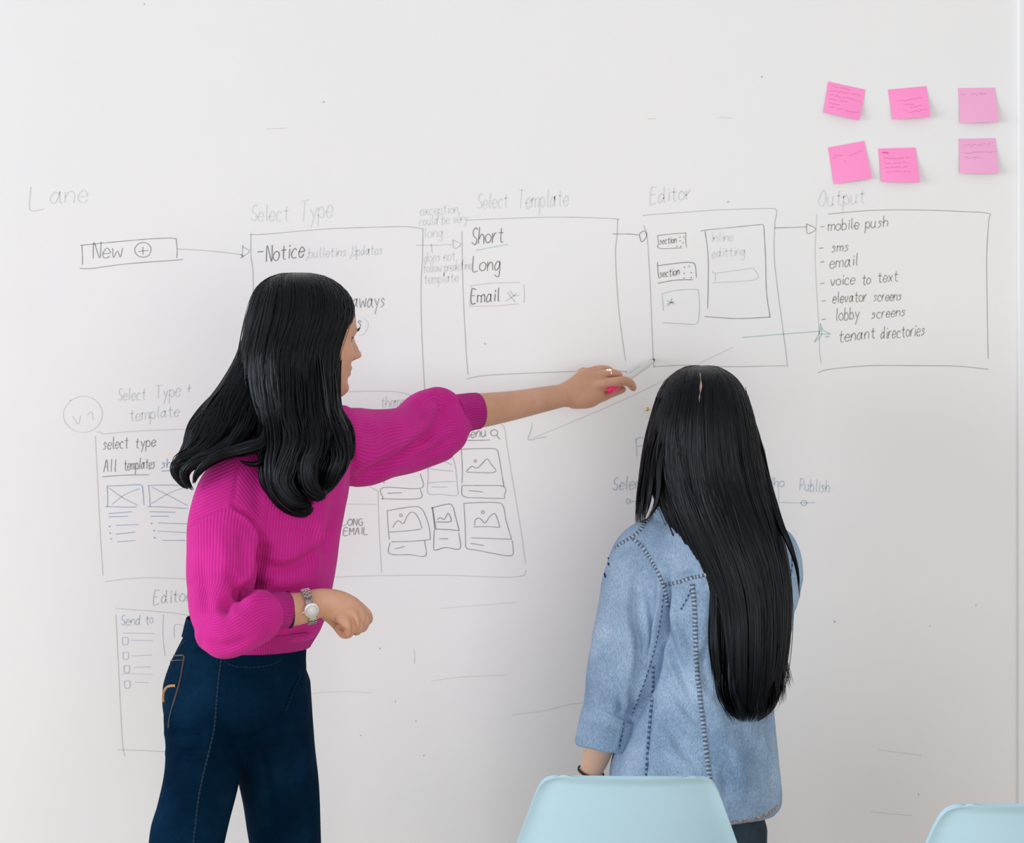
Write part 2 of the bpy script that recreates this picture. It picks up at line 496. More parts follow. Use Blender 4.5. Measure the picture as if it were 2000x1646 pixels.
class Ink:
    def __init__(s, name, rgb, w=1.9, label=None, parent=None, y=-.0005):
        s.name, s.w, s.y, s.parent, s.label = name, w, y, parent, label
        s.V, s.F = [], []
        key = 'ink_%02x%02x%02x' % tuple(rgb)
        s.mat = bpy.data.materials.get(key)
        if s.mat is None:
            rgb = [c + (218 - c) * .30 for c in rgb]; lin = tuple(((c / 255 + .055) / 1.055) ** 2.4 for c in rgb)
            s.mat, nt, bb = new_mat(key, lin, .7, spec=.1)
    def line(s, pts, w=None, sub=6, smooth=True):
        w = (w or s.w) * .385
        K = catmull(pts, sub) if smooth and len(pts) > 2 else np.array(pts, float)
        if len(K) < 2: return s
        T = np.gradient(K, axis=0); T /= (np.linalg.norm(T, axis=1)[:, None] + 1e-9)
        Nn = np.stack([-T[:, 1], T[:, 0]], axis=1)
        o = len(s.V)
        for i, (k, n) in enumerate(zip(K, Nn)):
            ww = w * (0.85 + .3 * noise.noise(Vector((k[0] * .08, k[1] * .08, 3))))
            for sg in (-1, 1):
                q = P(k[0] + n[0] * ww * sg, k[1] + n[1] * ww * sg, 0); q.y = s.y; s.V.append(q)
        for i in range(len(K) - 1):
            s.F.append((o + 2 * i, o + 2 * i + 1, o + 2 * i + 3, o + 2 * i + 2))
        return s
    def poly(s, *segs):
        for g in segs: s.line(g, smooth=len(g) > 2)
        return s
    def text(s, st, x0, y0, x1, cap, y1=None, w=None):
        """write st from x0 to x1 on the baseline y0 -> y1, cap = height of capitals"""
        y1 = y0 if y1 is None else y1
        adv, tot = [], 0
        for c in st:
            if c == ' ': a = 4.5
            else:
                g = GLY[c]; mx = max(int(q[0]) for p in g.split('|') for q in p.split())
                a = mx + 1.6
            adv.append(a); tot += a
        k = (x1 - x0) / tot; u = cap / 7.0; x = x0
        for c, a in zip(st, adv):
            if c != ' ':
                for p in GLY[c].split('|'):
                    pts = []
                    for q in p.split():
                        gx = int(q[0]) + rnd.uniform(-.22, .22); gy = YV[q[1]] + rnd.uniform(-.22, .22)
                        X = x + gx * k + gy * u * .06
                        f = (X - x0) / max(x1 - x0, 1)
                        pts.append((X, y0 + (y1 - y0) * f - gy * u))
                    s.line(pts, w=w, sub=4)
            x += a * k
        return s
    def dot(s, x, y, r=1.6):
        o = len(s.V)
        for k in range(8):
            q = P(x + r * math.cos(k * .785), y + r * math.sin(k * .785), 0); q.y = s.y; s.V.append(q)
        s.F.append(tuple(range(o + 7, o - 1, -1))); return s
    def circle(s, x, y, r, ry=None, w=None):
        ry = ry or r
        s.line([(x + r * math.cos(a) * rnd.uniform(.97, 1.03), y + ry * math.sin(a) * rnd.uniform(.97, 1.03)) for a in [i * .63 + 4 for i in range(11)]], w=w); return s
    def done(s):
        return tagp(mesh_obj(s.name, s.V, s.F, s.mat, s.parent or wall, smooth=False), s.label)

K1 = (116, 118, 118); K2 = (168, 170, 170); K3 = (188, 190, 190); FG = (217, 222, 222); FG2 = (206, 214, 215); BL = (128, 158, 190); BL2 = (168, 185, 206); TE = (150, 188, 186); PK = (214, 190, 200); OL = (118, 116, 104)
# title and start box
Ink('handwriting', (205, 208, 210), 2.6, 'faint grey word Lane').text('L', 58, 408, 96, 44).text('ane', 98, 398, 176, 40, 394, w=2.0).done()
i = Ink('drawn_box', K1, 2.0, 'long box around the word New and a circled plus')
i.line([(157, 479), (250, 470), (320, 465), (345, 466)]).line([(344, 467), (346, 490), (345, 504)]).line([(160, 479), (161, 500), (161, 517)]).line([(156, 524), (180, 524), (250, 515), (357, 507)])
i.text('New', 182, 505, 244, 32, 502, 2.2).circle(279, 488, 16, 14.5).line([(270, 491), (290, 489)]).line([(279, 482), (279, 497)]); i.done()
i = Ink('drawn_arrow', K2, 1.6, 'thin arrow from the New box to the next box'); i.line([(346, 486), (410, 490), (472, 497)]); i.w = 2.2
i.line([(474, 478), (473, 500), (475, 502)]).line([(474, 482), (487, 491), (469, 504)]).line([(469, 497), (476, 500)]); i.done()
Ink('handwriting', FG, 2.4, 'faint heading Select Type').text('Select', 490, 432, 566, 32, 430).text('Type', 584, 432, 652, 38, 422).done()
i = Ink('drawn_box', K2, 2.0, 'large box with the word Notice')
i.line([(489, 458), (520, 457), (640, 447), (760, 443), (800, 443), (826, 447)]).line([(490, 456), (490, 500), (494, 530), (494, 580), (492, 620)]).line([(826, 447), (825, 500), (822, 570), (824, 660), (828, 740), (830, 780)]); i.done()
i = Ink('handwriting', (92, 94, 94), 2.6, 'black word Notice'); i.line([(503, 492), (514, 491)]).text('Notice', 520, 512, 597, 32, 500); i.done()
Ink('handwriting', FG2, 2.0, 'faint words bulletins, updates').text(',bulletins', 598, 504, 678, 20, 500).text(',Updates', 684, 500, 748, 20, 496).done()
i = Ink('handwriting', K1, 2.1, 'word ending aways beside the hair of the pointing person'); i.text('aways', 688, 600, 754, 30, 600); i.line([(502, 560), (512, 558)]).text('s', 697, 642, 708, 30); i.done()
Ink('drawn_curve', (212, 216, 215), 1.8).line([(709, 620), (719, 632), (712, 650), (702, 655)]).done()
i = Ink('handwriting', FG, 1.9, 'faint green note beginning exception')
i.text('exception,', 820, 420, 900, 20, 416).text('could be very', 818, 441, 914, 20, 434).text('long', 828, 464, 866, 20, 462)
i.text('does not', 828, 512, 890, 20, 508).text('follow predefine', 826, 533, 922, 20, 526).text('template', 828, 554, 896, 20, 550); i.done()
i = Ink('drawn_arrow', K3, 1.8, 'faint arrow into the Select Template box'); i.line([(813, 479), (850, 479), (884, 477)]).line([(884, 468), (887, 485), (900, 477), (884, 468)]).line([(842, 476), (844, 495)]); i.done()
Ink('handwriting', FG, 2.4, 'faint heading Select Template').text('Select', 932, 408, 994, 30, 404).text('Template', 1010, 408, 1112, 36, 402).done()
i = Ink('drawn_box', K2, 2.0, 'large box with Short, Long and Email')
i.line([(912, 430), (1000, 426), (1100, 424), (1200, 427), (1206, 430)], w=1.7).line([(1206, 430), (1205, 460), (1202, 500), (1208, 600), (1218, 680), (1222, 705)])
i.line([(902, 452), (904, 560), (910, 680), (914, 732)]).line([(911, 740), (940, 734), (1000, 730), (1130, 725), (1215, 725), (1223, 727)]); i.done()
i = Ink('handwriting', (104, 104, 98), 2.4, 'black words Short and Long'); i.text('Short', 921, 478, 986, 32, 472).text('Long', 923, 530, 980, 30, 527); i.done()
Ink('drawn_line', TE, 1.6).line([(929, 489), (960, 483), (992, 477)]).done()
i = Ink('handwriting', (88, 90, 88), 2.6, 'black word Email'); i.text('Email', 920, 592, 978, 26, 588); i.done()
i = Ink('drawn_box', PK, 2.0, 'faint pink box around the word Email'); i.line([(917, 558), (960, 553), (1015, 551)]).line([(921, 560), (918, 580), (917, 598)]).line([(918, 598), (970, 597), (1012, 593)]).line([(1023, 555), (1024, 578), (1023, 592)]); i.done()
i = Ink('drawn_star', (172, 186, 190), 1.8, 'small faint star beside Email'); i.line([(987, 588), (1003, 578), (1008, 572)]).line([(990, 570), (1006, 590)]).line([(996, 568), (1003, 578)]).line([(1003, 578), (1014, 576)]); i.done()
i = Ink('drawn_arrow', K1, 2.0, 'arrow from the Select Template box to the Editor box'); i.line([(1197, 457), (1230, 457), (1247, 459)]).line([(1250, 455), (1258, 451), (1263, 458), (1260, 466), (1253, 472), (1249, 460), (1250, 455)]); i.done()
Ink('handwriting', (214, 216, 217), 2.8, 'faint grey heading Editor').text('Editor', 1270, 398, 1352, 30, 388).done()
i = Ink('drawn_box', K2, 2.0, 'large box under the heading Editor')
i.line([(1258, 422), (1262, 420), (1330, 415), (1400, 410), (1500, 407), (1515, 409), (1517, 415)], w=1.6).line([(1517, 415), (1513, 440), (1512, 500), (1518, 560), (1526, 620), (1534, 680), (1538, 716)])
i.line([(1257, 440), (1264, 465), (1270, 560), (1274, 660), (1277, 718)]).line([(1277, 716), (1340, 713), (1420, 716), (1535, 714)]); i.done()
i = Ink('drawn_box', K1, 1.8, 'small box with the word section, upper'); i.line([(1284, 460), (1310, 457), (1340, 455)]).line([(1284, 460), (1286, 474), (1288, 485), (1331, 484)]).line([(1339, 454), (1339, 470), (1341, 484)])
i.text('section', 1288, 477, 1322, 14, 474, 1.9); [i.dot(x, y, 1.3) for x, y in ((1328, 463), (1335, 463), (1328, 470), (1334, 474), (1322, 481), (1330, 481))]; i.done()
i = Ink('drawn_box', (98, 100, 100), 2.0, 'small box with the word section, lower'); i.line([(1284, 512), (1285, 530), (1287, 544)]).line([(1284, 519), (1330, 513), (1352, 513), (1358, 520), (1360, 542)]).line([(1285, 553), (1320, 547), (1353, 546)])
i.text('section', 1288, 542, 1328, 16, 536, 2.0); [i.dot(x, y, 1.3) for x, y in ((1337, 522), (1346, 520), (1336, 534), (1350, 532), (1336, 543), (1350, 542))]; i.done()
i = Ink('drawn_box', (176, 186, 188), 1.9, 'small faint rounded box with a star'); i.line([(1292, 574), (1320, 567), (1358, 565), (1364, 570), (1366, 600), (1364, 625), (1358, 633), (1330, 632), (1294, 630)]).line([(1293, 576), (1296, 607)]); i.done()
i = Ink('drawn_star', (120, 165, 165), 1.9, 'small green star in the faint box'); i.line([(1302, 587), (1314, 592)]).line([(1312, 582), (1309, 593), (1302, 597)]).line([(1303, 593), (1317, 589)]).line([(1312, 590), (1317, 594)]); i.done()
i = Ink('drawn_box', (126, 124, 122), 2.2, 'upright box around the words inline editing'); i.line([(1368, 452), (1380, 449), (1440, 443), (1480, 439), (1490, 439), (1492, 446)], w=1.8).line([(1377, 451), (1383, 500), (1383, 560), (1382, 603)])
i.line([(1492, 446), (1495, 500), (1497, 570), (1504, 619)]).line([(1376, 618), (1440, 622), (1505, 619)]); i.done()
Ink('handwriting', FG, 2.1, 'faint words Inline editting').text('Inline', 1389, 473, 1434, 20, 470).text('editting', 1390, 504, 1456, 20, 498).done()
i = Ink('drawn_box', (190, 200, 204), 1.8, 'faint flat box under inline editing'); i.line([(1391, 530), (1400, 533), (1460, 525), (1473, 526), (1475, 546), (1390, 552)]).line([(1397, 534), (1397, 548)]); i.done()
i = Ink('drawn_arrow', (128, 126, 116), 2.0, 'arrow from the Editor box to the Output box'); i.line([(1513, 445), (1550, 444), (1575, 443)]).line([(1575, 437), (1577, 456), (1593, 447), (1575, 437)]); i.done()
Ink('handwriting', (216, 218, 220), 2.8, 'faint grey heading Output').text('Output', 1598, 404, 1692, 32, 396).done()
i = Ink('drawn_box', (150, 150, 142), 2.0, 'large box around the list of outputs')
i.line([(1617, 418), (1700, 411), (1790, 410), (1880, 413), (1931, 417), (1931, 430), (1927, 500), (1928, 600), (1930, 700)]).line([(1597, 728), (1620, 721), (1700, 714), (1800, 714), (1870, 715), (1930, 721)]); i.done()
i = Ink('drawn_line', (186, 190, 192), 1.6); i.line([(1595, 418), (1592, 500), (1597, 600), (1600, 650)]).line([(1600, 650), (1601, 690), (1604, 710)]); i.done()
i = Ink('handwriting', OL, 2.1, 'black list from mobile push to tenant directories')
for t, xa, ya, xb, cap, yb in (('mobile', 1617, 451, 1680, 22, 446), ('push', 1690, 446, 1736, 22, 442), ('sms', 1624, 492, 1660, 20, 490), ('email', 1620, 524, 1678, 24, 518),
        ('voice', 1622, 558, 1672, 22, 554), ('to', 1684, 556, 1702, 22, 554), ('text', 1714, 552, 1756, 22, 548), ('elevator', 1626, 592, 1694, 22, 588), ('screens', 1706, 588, 1762, 20, 586),
        ('lobby', 1632, 626, 1680, 24, 622), ('screens', 1702, 622, 1770, 20, 616), ('tenant', 1638, 668, 1712, 24, 660), ('directories', 1720, 662, 1808, 24, 654)):
    i.text(t, xa, ya, xb, cap, yb)
for x, y in ((1602, 443), (1600, 485), (1602, 512), (1602, 554), (1604, 588), (1605, 624), (1612, 658)): i.line([(x, y), (x + 8, y - 1)])
i.done()
i = Ink('drawn_arrow', TE, 2.2, 'long teal arrow ending at tenant directories'); i.line([(1450, 659), (1520, 653), (1600, 647)]).line([(1602, 632), (1600, 650), (1590, 668)]).line([(1602, 632), (1608, 645), (1621, 652), (1600, 652)]).line([(1592, 667), (1604, 655), (1604, 640)]); i.done()
i = Ink('drawn_arrow', (203, 208, 208), 1.5, 'very long faint arrow pointing down left'); i.line([(1432, 678), (1360, 712), (1240, 770), (1150, 810), (1034, 858)])
i.done(); i = Ink('drawn_arrow', (165, 190, 196), 1.9, 'green arrow head near the sleeve cuff'); i.line([(1039, 826), (1037, 840), (1031, 857), (1040, 859), (1052, 855), (1068, 854)]); i.done()
# lower left sketches
i = Ink('drawn_circle', (212, 215, 215), 2.2, 'faint circle around V1'); i.circle(162, 809, 38, 36).line([(141, 812), (152, 828), (157, 812)]).line([(170, 810), (178, 804), (182, 820)]); i.done()
Ink('handwriting', (200, 212, 210), 2.2, 'faint green heading Select Type + template').text('Select', 230, 782, 286, 24, 780).text('Type +', 302, 780, 376, 26, 768).text('template', 252, 822, 352, 24, 812).done()
i = Ink('drawn_box', K3, 1.7, 'large screen sketch behind the person in magenta')
i.line([(190, 844), (195, 843), (205, 847), (260, 842), (360, 838)]).line([(186, 851), (190, 930), (195, 1030), (201, 1124)]).line([(205, 1136), (240, 1131), (300, 1128), (420, 1132), (560, 1132), (700, 1125), (860, 1123), (980, 1127), (1020, 1124), (1027, 1113)])
i.line([(978, 828), (985, 836), (990, 870), (1003, 950), (1018, 1040), (1026, 1100)]).line([(662, 766), (700, 764), (760, 764), (790, 768), (822, 778)]).line([(738, 960), (740, 1030), (745, 1118)]).line([(672, 984), (736, 985)]).line([(722, 950), (740, 960)]); i.done()
Ink('handwriting', (190, 212, 212), 1.8, 'faint teal scribble above the pink sleeve').text('themes', 744, 796, 800, 22, 792).done()
i = Ink('handwriting', K1, 2.1, 'words select type and All templates'); i.text('select', 201, 878, 252, 24, 874).text('type', 264, 876, 306, 22, 870).text('All', 202, 922, 230, 24, 920).text('templates', 242, 918, 304, 22, 914)
i.line([(200, 931), (240, 928), (291, 927)]); i.done()
i = Ink('handwriting', BL, 2.4, 'blue underlined word short'); i.text('short', 315, 914, 366, 18, 912).line([(315, 920), (336, 919)]); i.done()
i = Ink('drawn_box', BL, 2.1, 'blue crossed box, left'); i.line([(209, 949), (240, 948), (274, 947), (279, 960), (281, 986)]).line([(209, 949), (210, 970), (210, 990)]).line([(205, 989), (240, 990), (266, 990)])
i.line([(212, 952), (240, 972), (270, 987)], w=1.4).line([(218, 985), (245, 965), (272, 954)], w=1.4); i.done()
i = Ink('drawn_box', BL, 2.0, 'blue crossed box, right'); i.line([(289, 948), (320, 947), (371, 948)]).line([(290, 948), (292, 968), (293, 990)]).line([(288, 989), (320, 990), (366, 993)]).line([(296, 951), (330, 968), (366, 987)], w=1.4).line([(295, 984), (330, 963), (366, 950)], w=1.4); i.done()
i = Ink('drawn_lines', BL, 1.9, 'short blue lines under the crossed boxes')
for g in (((212, 1003), (257, 999)), ((212, 1009), (250, 1008)), ((226, 1026), (271, 1024)), ((226, 1043), (263, 1039)), ((229, 1058), (264, 1055)), ((292, 999), (343, 1000)), ((294, 1008), (330, 1008)), ((309, 1021), (371, 1023)), ((307, 1037), (365, 1040)), ((317, 1055), (362, 1055))): i.line(g)
for g in ((214, 1028), (215, 1041), (217, 1052), (296, 1022), (301, 1036), (302, 1050)): i.dot(*g)
i.done()
i = Ink('handwriting', (176, 192, 190), 2.4, 'green word Edit'); i.text('Editor', 300, 1180, 376, 26, 1172); i.done()
i = Ink('drawn_box', K3, 1.8, 'faint box with the words Send to'); i.line([(225, 1188), (280, 1192), (340, 1197), (368, 1202)]).line([(226, 1200), (230, 1280), (235, 1380), (239, 1450), (243, 1476)]).line([(229, 1464), (270, 1465), (335, 1468)])
i.line([(236, 1318), (245, 1315), (300, 1317)], w=1.2); i.done()
i = Ink('handwriting', (172, 188, 206), 2.0, 'blue words Send to with four tick boxes'); i.text('Send', 236, 1221, 276, 20, 1220).text('to', 284, 1220, 300, 20, 1216)
for x, y in ((239, 1245), (240, 1274), (242, 1300), (243, 1330)):
    i.line([(x, y), (x + 10, y), (x + 10, y + 12), (x + 1, y + 13), (x, y)])
i.line([(319, 1200), (318, 1240), (322, 1280)], w=1.4).line([(340, 1245), (342, 1220), (366, 1224)], w=1.4)
for g in (((256, 1250), (298, 1251)), ((258, 1281), (296, 1279)), ((262, 1303), (294, 1302)), ((264, 1332), (290, 1333)), ((240, 1236), (300, 1237))): i.line(g, w=1.6)
i.done()
# card sketches under the outstretched arm
def card(c, label, *lines):
    i = Ink('drawn_card', c, 2.0, label)
    for g in lines: i.line(g)
    i.done()
MK = (120, 122, 120)
i = Ink('handwriting', K1, 2.0, 'word menu with a magnifier'); i.text('menu', 905, 856, 952, 20, 852).circle(965, 845, 7, 6).line([(970, 850), (976, 858)]).line([(897, 859), (925, 860), (957, 859)]); i.done()
card(MK, 'card sketch with a mountain, top right', [(897, 877), (940, 876), (968, 877), (974, 890), (980, 925), (984, 950)], [(901, 877), (903, 920), (902, 944)], [(903, 948), (940, 948), (984, 950), (985, 968), (982, 973), (940, 972), (905, 969), (902, 948)], [(910, 921), (920, 911), (926, 912), (932, 914), (942, 905), (951, 896), (958, 905), (966, 922), (912, 922)], [(916, 958), (930, 959), (943, 961)])
i = Ink('drawn_dot', MK, 1.8); i.circle(928, 900, 2.4); i.circle(783, 1006, 2.6); i.circle(943, 1000, 2.8); i.done()
card(BL2, 'blue card sketch below the sleeve', [(835, 905), (836, 930), (836, 963), (860, 965), (892, 967), (893, 950)], [(836, 915), (860, 918), (885, 920)], [(860, 898), (883, 908)], [(880, 888), (888, 905), (892, 935), (893, 950)], [(835, 943), (860, 941), (890, 940)], [(843, 951), (874, 951)])
card(MK, 'half hidden card sketch beside the blue one', [(749, 930), (750, 944)], [(821, 925), (822, 953), (748, 952), (748, 972), (751, 974), (819, 973), (821, 955)], [(757, 963), (785, 962)])
card(MK, 'card sketch with a mountain, bottom left', [(757, 997), (800, 990), (820, 991), (830, 1005), (838, 1030), (840, 1050), (836, 1054), (800, 1057), (764, 1058)], [(756, 997), (758, 1030), (760, 1053)], [(761, 1060), (761, 1081), (800, 1083), (831, 1085), (829, 1056)], [(767, 1030), (773, 1020), (779, 1017), (788, 1022), (795, 1008), (803, 1000), (812, 1004), (820, 1018), (824, 1032)], [(761, 1039), (800, 1036), (822, 1033)], [(771, 1072), (790, 1067)])
card((92, 94, 92), 'narrow card sketch with a mountain', [(842, 992), (870, 985), (883, 987), (890, 1010), (897, 1037)], [(844, 990), (847, 1015), (849, 1032)], [(845, 992), (851, 1032)], [(848, 1033), (875, 1034), (897, 1036)], [(848, 1035), (847, 1060), (849, 1074), (870, 1069), (898, 1071), (896, 1040)], [(854, 1014), (860, 1011), (868, 1014), (875, 1002), (881, 1014), (877, 1019), (852, 1019)], [(858, 1052), (875, 1052)])
card(MK, 'card sketch with a mountain, bottom right', [(905, 983), (940, 981), (975, 982), (984, 992), (988, 1015), (999, 1053)], [(906, 983), (908, 1020), (909, 1052)], [(920, 1050), (999, 1053)], [(909, 1052), (911, 1070), (930, 1074), (960, 1080), (998, 1085), (1002, 1070), (1000, 1055)], [(927, 1026), (928, 1015), (937, 1012), (947, 1021), (957, 1008), (966, 1003), (972, 1015), (976, 1029)], [(925, 1029), (950, 1028), (976, 1030)], [(919, 1061), (945, 1065)])
i = Ink('handwriting', (120, 122, 124), 2.1, 'words LONG EMAIL beside the sweater'); i.line([(660, 1024), (668, 1027), (676, 1024)], w=1.4).text('ONG', 678, 1026, 710, 13, 1025).text('EMAIL', 671, 1045, 721, 14, 1043); i.done()
# right of the arm, behind the person in denim
i = Ink('handwriting', (168, 194, 206), 2.1, 'blue letter P beside the long straight hair'); i.line([(1242, 858), (1243, 875), (1244, 892)]).line([(1240, 859), (1250, 854), (1262, 858), (1258, 868), (1244, 872)]); i.done()
i = Ink('handwriting', (160, 182, 200), 2.2, 'blue word Select left of the denim shoulder'); i.text('Select', 1197, 958, 1266, 26, 952).circle(1227, 979, 4, 4.5).line([(1232, 979), (1250, 979)]); i.done()
i = Ink('handwriting', (162, 184, 202), 2.1, 'blue words Who and Publish on a line'); i.text('Who', 1498, 952, 1534, 20, 950).text('Publish', 1562, 958, 1622, 24, 962).circle(1570, 982, 5.5, 5).line([(1520, 981), (1560, 982), (1592, 981)], w=1.6)
i.line([(1518, 946), (1521, 965), (1519, 984)], w=1.2); i.done()
# scuffs
i = Ink('scuff_mark', (196, 196, 192), 1.6, 'thin scuffs and specks on the lower wall')
for g in ([(606, 1355), (640, 1351), (700, 1351), (730, 1353)], [(1000, 1396), (1060, 1388), (1110, 1376), (1140, 1372)], [(842, 1330), (900, 1322), (990, 1318)], [(808, 1268), (810, 1280), (809, 1295)], [(1700, 1585), (1740, 1589), (1780, 1592)], [(1715, 1464), (1760, 1470), (1800, 1475)],
          [(520, 252), (560, 250)], [(1265, 232), (1280, 232)], [(1400, 229), (1430, 231)], [(860, 1188), (960, 1180), (1010, 1176)]): i.line(g, w=1.2)
i.done()
i = Ink('speck', (150, 150, 148), 1.6, 'small dark specks on the wall')
for x, y, r_ in ((1630, 1214, 2.0), (1488, 150, 1.6), (828, 1475, 1.4), (772, 1370, 1.4), (742, 1266, 1.6), (1906, 1182, 1.3), (282, 8, 1.4), (632, 199, 1.6), (947, 671, 1.6), (1794, 1551, 1.5), (812, 1408, 1.2), (1422, 394, 1.6), (1816, 1222, 1), (704, 1436, 1.2)): i.dot(x, y, r_)
i.done()

# ------------------------------------------------------------------ sticky notes
def sticky(corners, lift, mat, inkmat, label, lines, curl=None):
    """corners TL TR BR BL in px; the paper curls off the wall towards its lower edge"""
    TL, TR, BR, BL_ = [np.array(c, float) for c in corners]
    n = 12; base = P((TL[0] + TR[0]) / 2, (TL[1] + TR[1]) / 2, 0); base.y = -.0005
    root = empty('sticky_note', base)
    tagp(root, label, 'sticky note', 'sticky notes on the wall')
    def at(u, v, up=0.0):
        q = (TL * (1 - u) + TR * u) * (1 - v) + (BL_ * (1 - u) + BR * u) * v
        y = -.0009 - lift * (v ** 2.0) * (.55 + .45 * u) - .002 * v * math.sin(u * 3.1) - up
        return P(q[0], q[1], y)
    V = [at(i / n, j / n) for j in range(n + 1) for i in range(n + 1)]
    V += [at(i / n, j / n) + Vector((0, .0004, 0)) for j in range(n + 1) for i in range(n + 1)]
    m = (n + 1) ** 2; F = []
    for j in range(n):
        for i in range(n):
            a = j * (n + 1) + i
            F.append((a, a + n + 1, a + n + 2, a + 1)); F.append((m + a, m + a + 1, m + a + n + 2, m + a + n + 1))
    for k in range(n):
        F.append((k, k + 1, m + k + 1, m + k)); a = n * (n + 1) + k; F.append((a, m + a, m + a + 1, a + 1))
        a = k * (n + 1); F.append((a, m + a, m + a + n + 1, a + n + 1)); a += n; F.append((a, a + n + 1, m + a + n + 1, m + a))
    mesh_obj('paper', V, F, mat, root, smooth=False)
    V, F = [], []
    for (u0, u1, v0, v1, amp) in lines:
        k = max(int((u1 - u0) * 40), 3); o = len(V)
        for t in range(k + 1):
            f = t / k; u = u0 + (u1 - u0) * f
            v = v0 + (v1 - v0) * f + amp * (rnd.uniform(-1, 1))
            for s in (-.007, .007): V.append(at(u, v + s, .0004))
        for t in range(k):
            if rnd.random() < .14: continue
            F.append((o + 2 * t, o + 2 * t + 1, o + 2 * t + 3, o + 2 * t + 2))
    mesh_obj('handwriting', V, F, inkmat, root, smooth=False)
    return root
sticky([(1617, 159), (1690, 175), (1679, 235), (1609, 219)], .012, M_NOTE, M_NOTEINK, 'hot pink sticky note full of writing, tilted clockwise, top left of six', [(.1, .6, .1, .12, .03), (.1, .9, .26, .22, .03), (.1, .95, .40, .38, .03), (.1, .6, .54, .5, .03), (.1, .4, .66, .66, .03), (.1, .5, .78, .78, .03), (.55, .95, .80, .76, .03)])
sticky([(1734, 175), (1809, 168), (1818, 228), (1744, 233)], .015, M_NOTE, M_NOTEINK, 'hot pink sticky note curling at its lower edge, top middle of six', [(.2, .85, .42, .36, .03), (.35, .6, .55, .55, .03), (.5, .8, .66, .62, .03), (.2, .4, .70, .72, .03), (.4, .95, .8, .76, .03)])
sticky([(1871, 172), (1943, 171), (1951, 238), (1876, 240)], .013, M_NOTE2, M_NOTEINK2, 'light pink sticky note with one line of writing, top right of six', [(.08, .2, .18, .18, .04), (.34, .5, .18, .18, .04), (.56, .75, .18, .16, .04)])
sticky([(1617, 288), (1688, 275), (1703, 348), (1629, 359)], .007, M_NOTE, M_NOTEINK, 'hot pink sticky note with few words, tilted left, bottom left of six', [(.1, .35, .3, .26, .04), (.5, .9, .28, .26, .05), (.36, .44, .42, .44, .03)])
sticky([(1715, 290), (1788, 288), (1797, 356), (1722, 355)], .013, M_NOTE, M_NOTEINK, 'hot pink sticky note with a red title word, bottom middle of six', [(.12, .65, .30, .29, .03), (.7, .85, .28, .28, .03), (.12, .7, .44, .43, .03), (.12, .55, .57, .56, .03), (.6, .75, .56, .56, .03), (.1, .8, .70, .69, .02)])
sticky([(1872, 271), (1944, 270), (1951, 339), (1875, 338)], .013, M_NOTE2, M_NOTEINK2, 'light pink sticky note with three lines of writing, bottom right of six', [(.12, .85, .2, .16, .04), (.15, .98, .40, .38, .03), (.15, .58, .55, .54, .03), (.9, .93, .12, .2, .03)])
# red title word on the bottom middle note
i = Ink('title_word', (240, 20, 130), 3.0, 'red title word', parent=[o for o in COL.objects if o.name.startswith('sticky_note') and 'red title' in o['label']][0], y=-.0022)
i.line([(1723, 299), (1729, 298), (1735, 300)]); i.done()

# brass push pin
pin = empty('push_pin', P(1264, 799, 0)); tagp(pin, 'tiny brass pin in the wall beside the long straight hair', 'pin')
def revolve(profile, base, axis, n=24):
    ax = Vector(axis).normalized(); u = ax.orthogonal().normalized(); w = ax.cross(u)
    V, F = [], []
    for (r_, h) in profile:
        for k in range(n):
            a = 2 * math.pi * k / n
            V.append(Vector(base) + ax * h + (u * math.cos(a) + w * math.sin(a)) * max(r_, 1e-5))
    for i in range(len(profile) - 1):
        for k in range(n):
            k2 = (k + 1) % n; F.append((i * n + k, i * n + k2, (i + 1) * n + k2, (i + 1) * n + k))
    F.append(tuple(range(n - 1, -1, -1))); F.append(tuple(range((len(profile) - 1) * n, len(profile) * n)))
    return V, F
b0 = P(1264, 799, 0)
mesh_obj('shaft', *revolve([(.0008, 0), (.0008, .006)], b0, (0, -1, 0), 10), M_BRASS, pin)
mesh_obj('head', *revolve([(.0010, .005), (.0030, .006), (.0040, .0075), (.0036, .0095), (.002, .011), (.0003, .0115)], b0, (0, -1, 0), 16), M_BRASS, pin)

# ------------------------------------------------------------------ hair
NT = rng.normal(0, 1, 4096)
def n1(x, seed=0):
    x = np.asarray(x) + seed * 17.31 + 900; i = np.floor(x).astype(int); f = x - i; f = f * f * (3 - 2 * f)
    return NT[i % 4096] * (1 - f) + NT[(i + 1) % 4096] * f

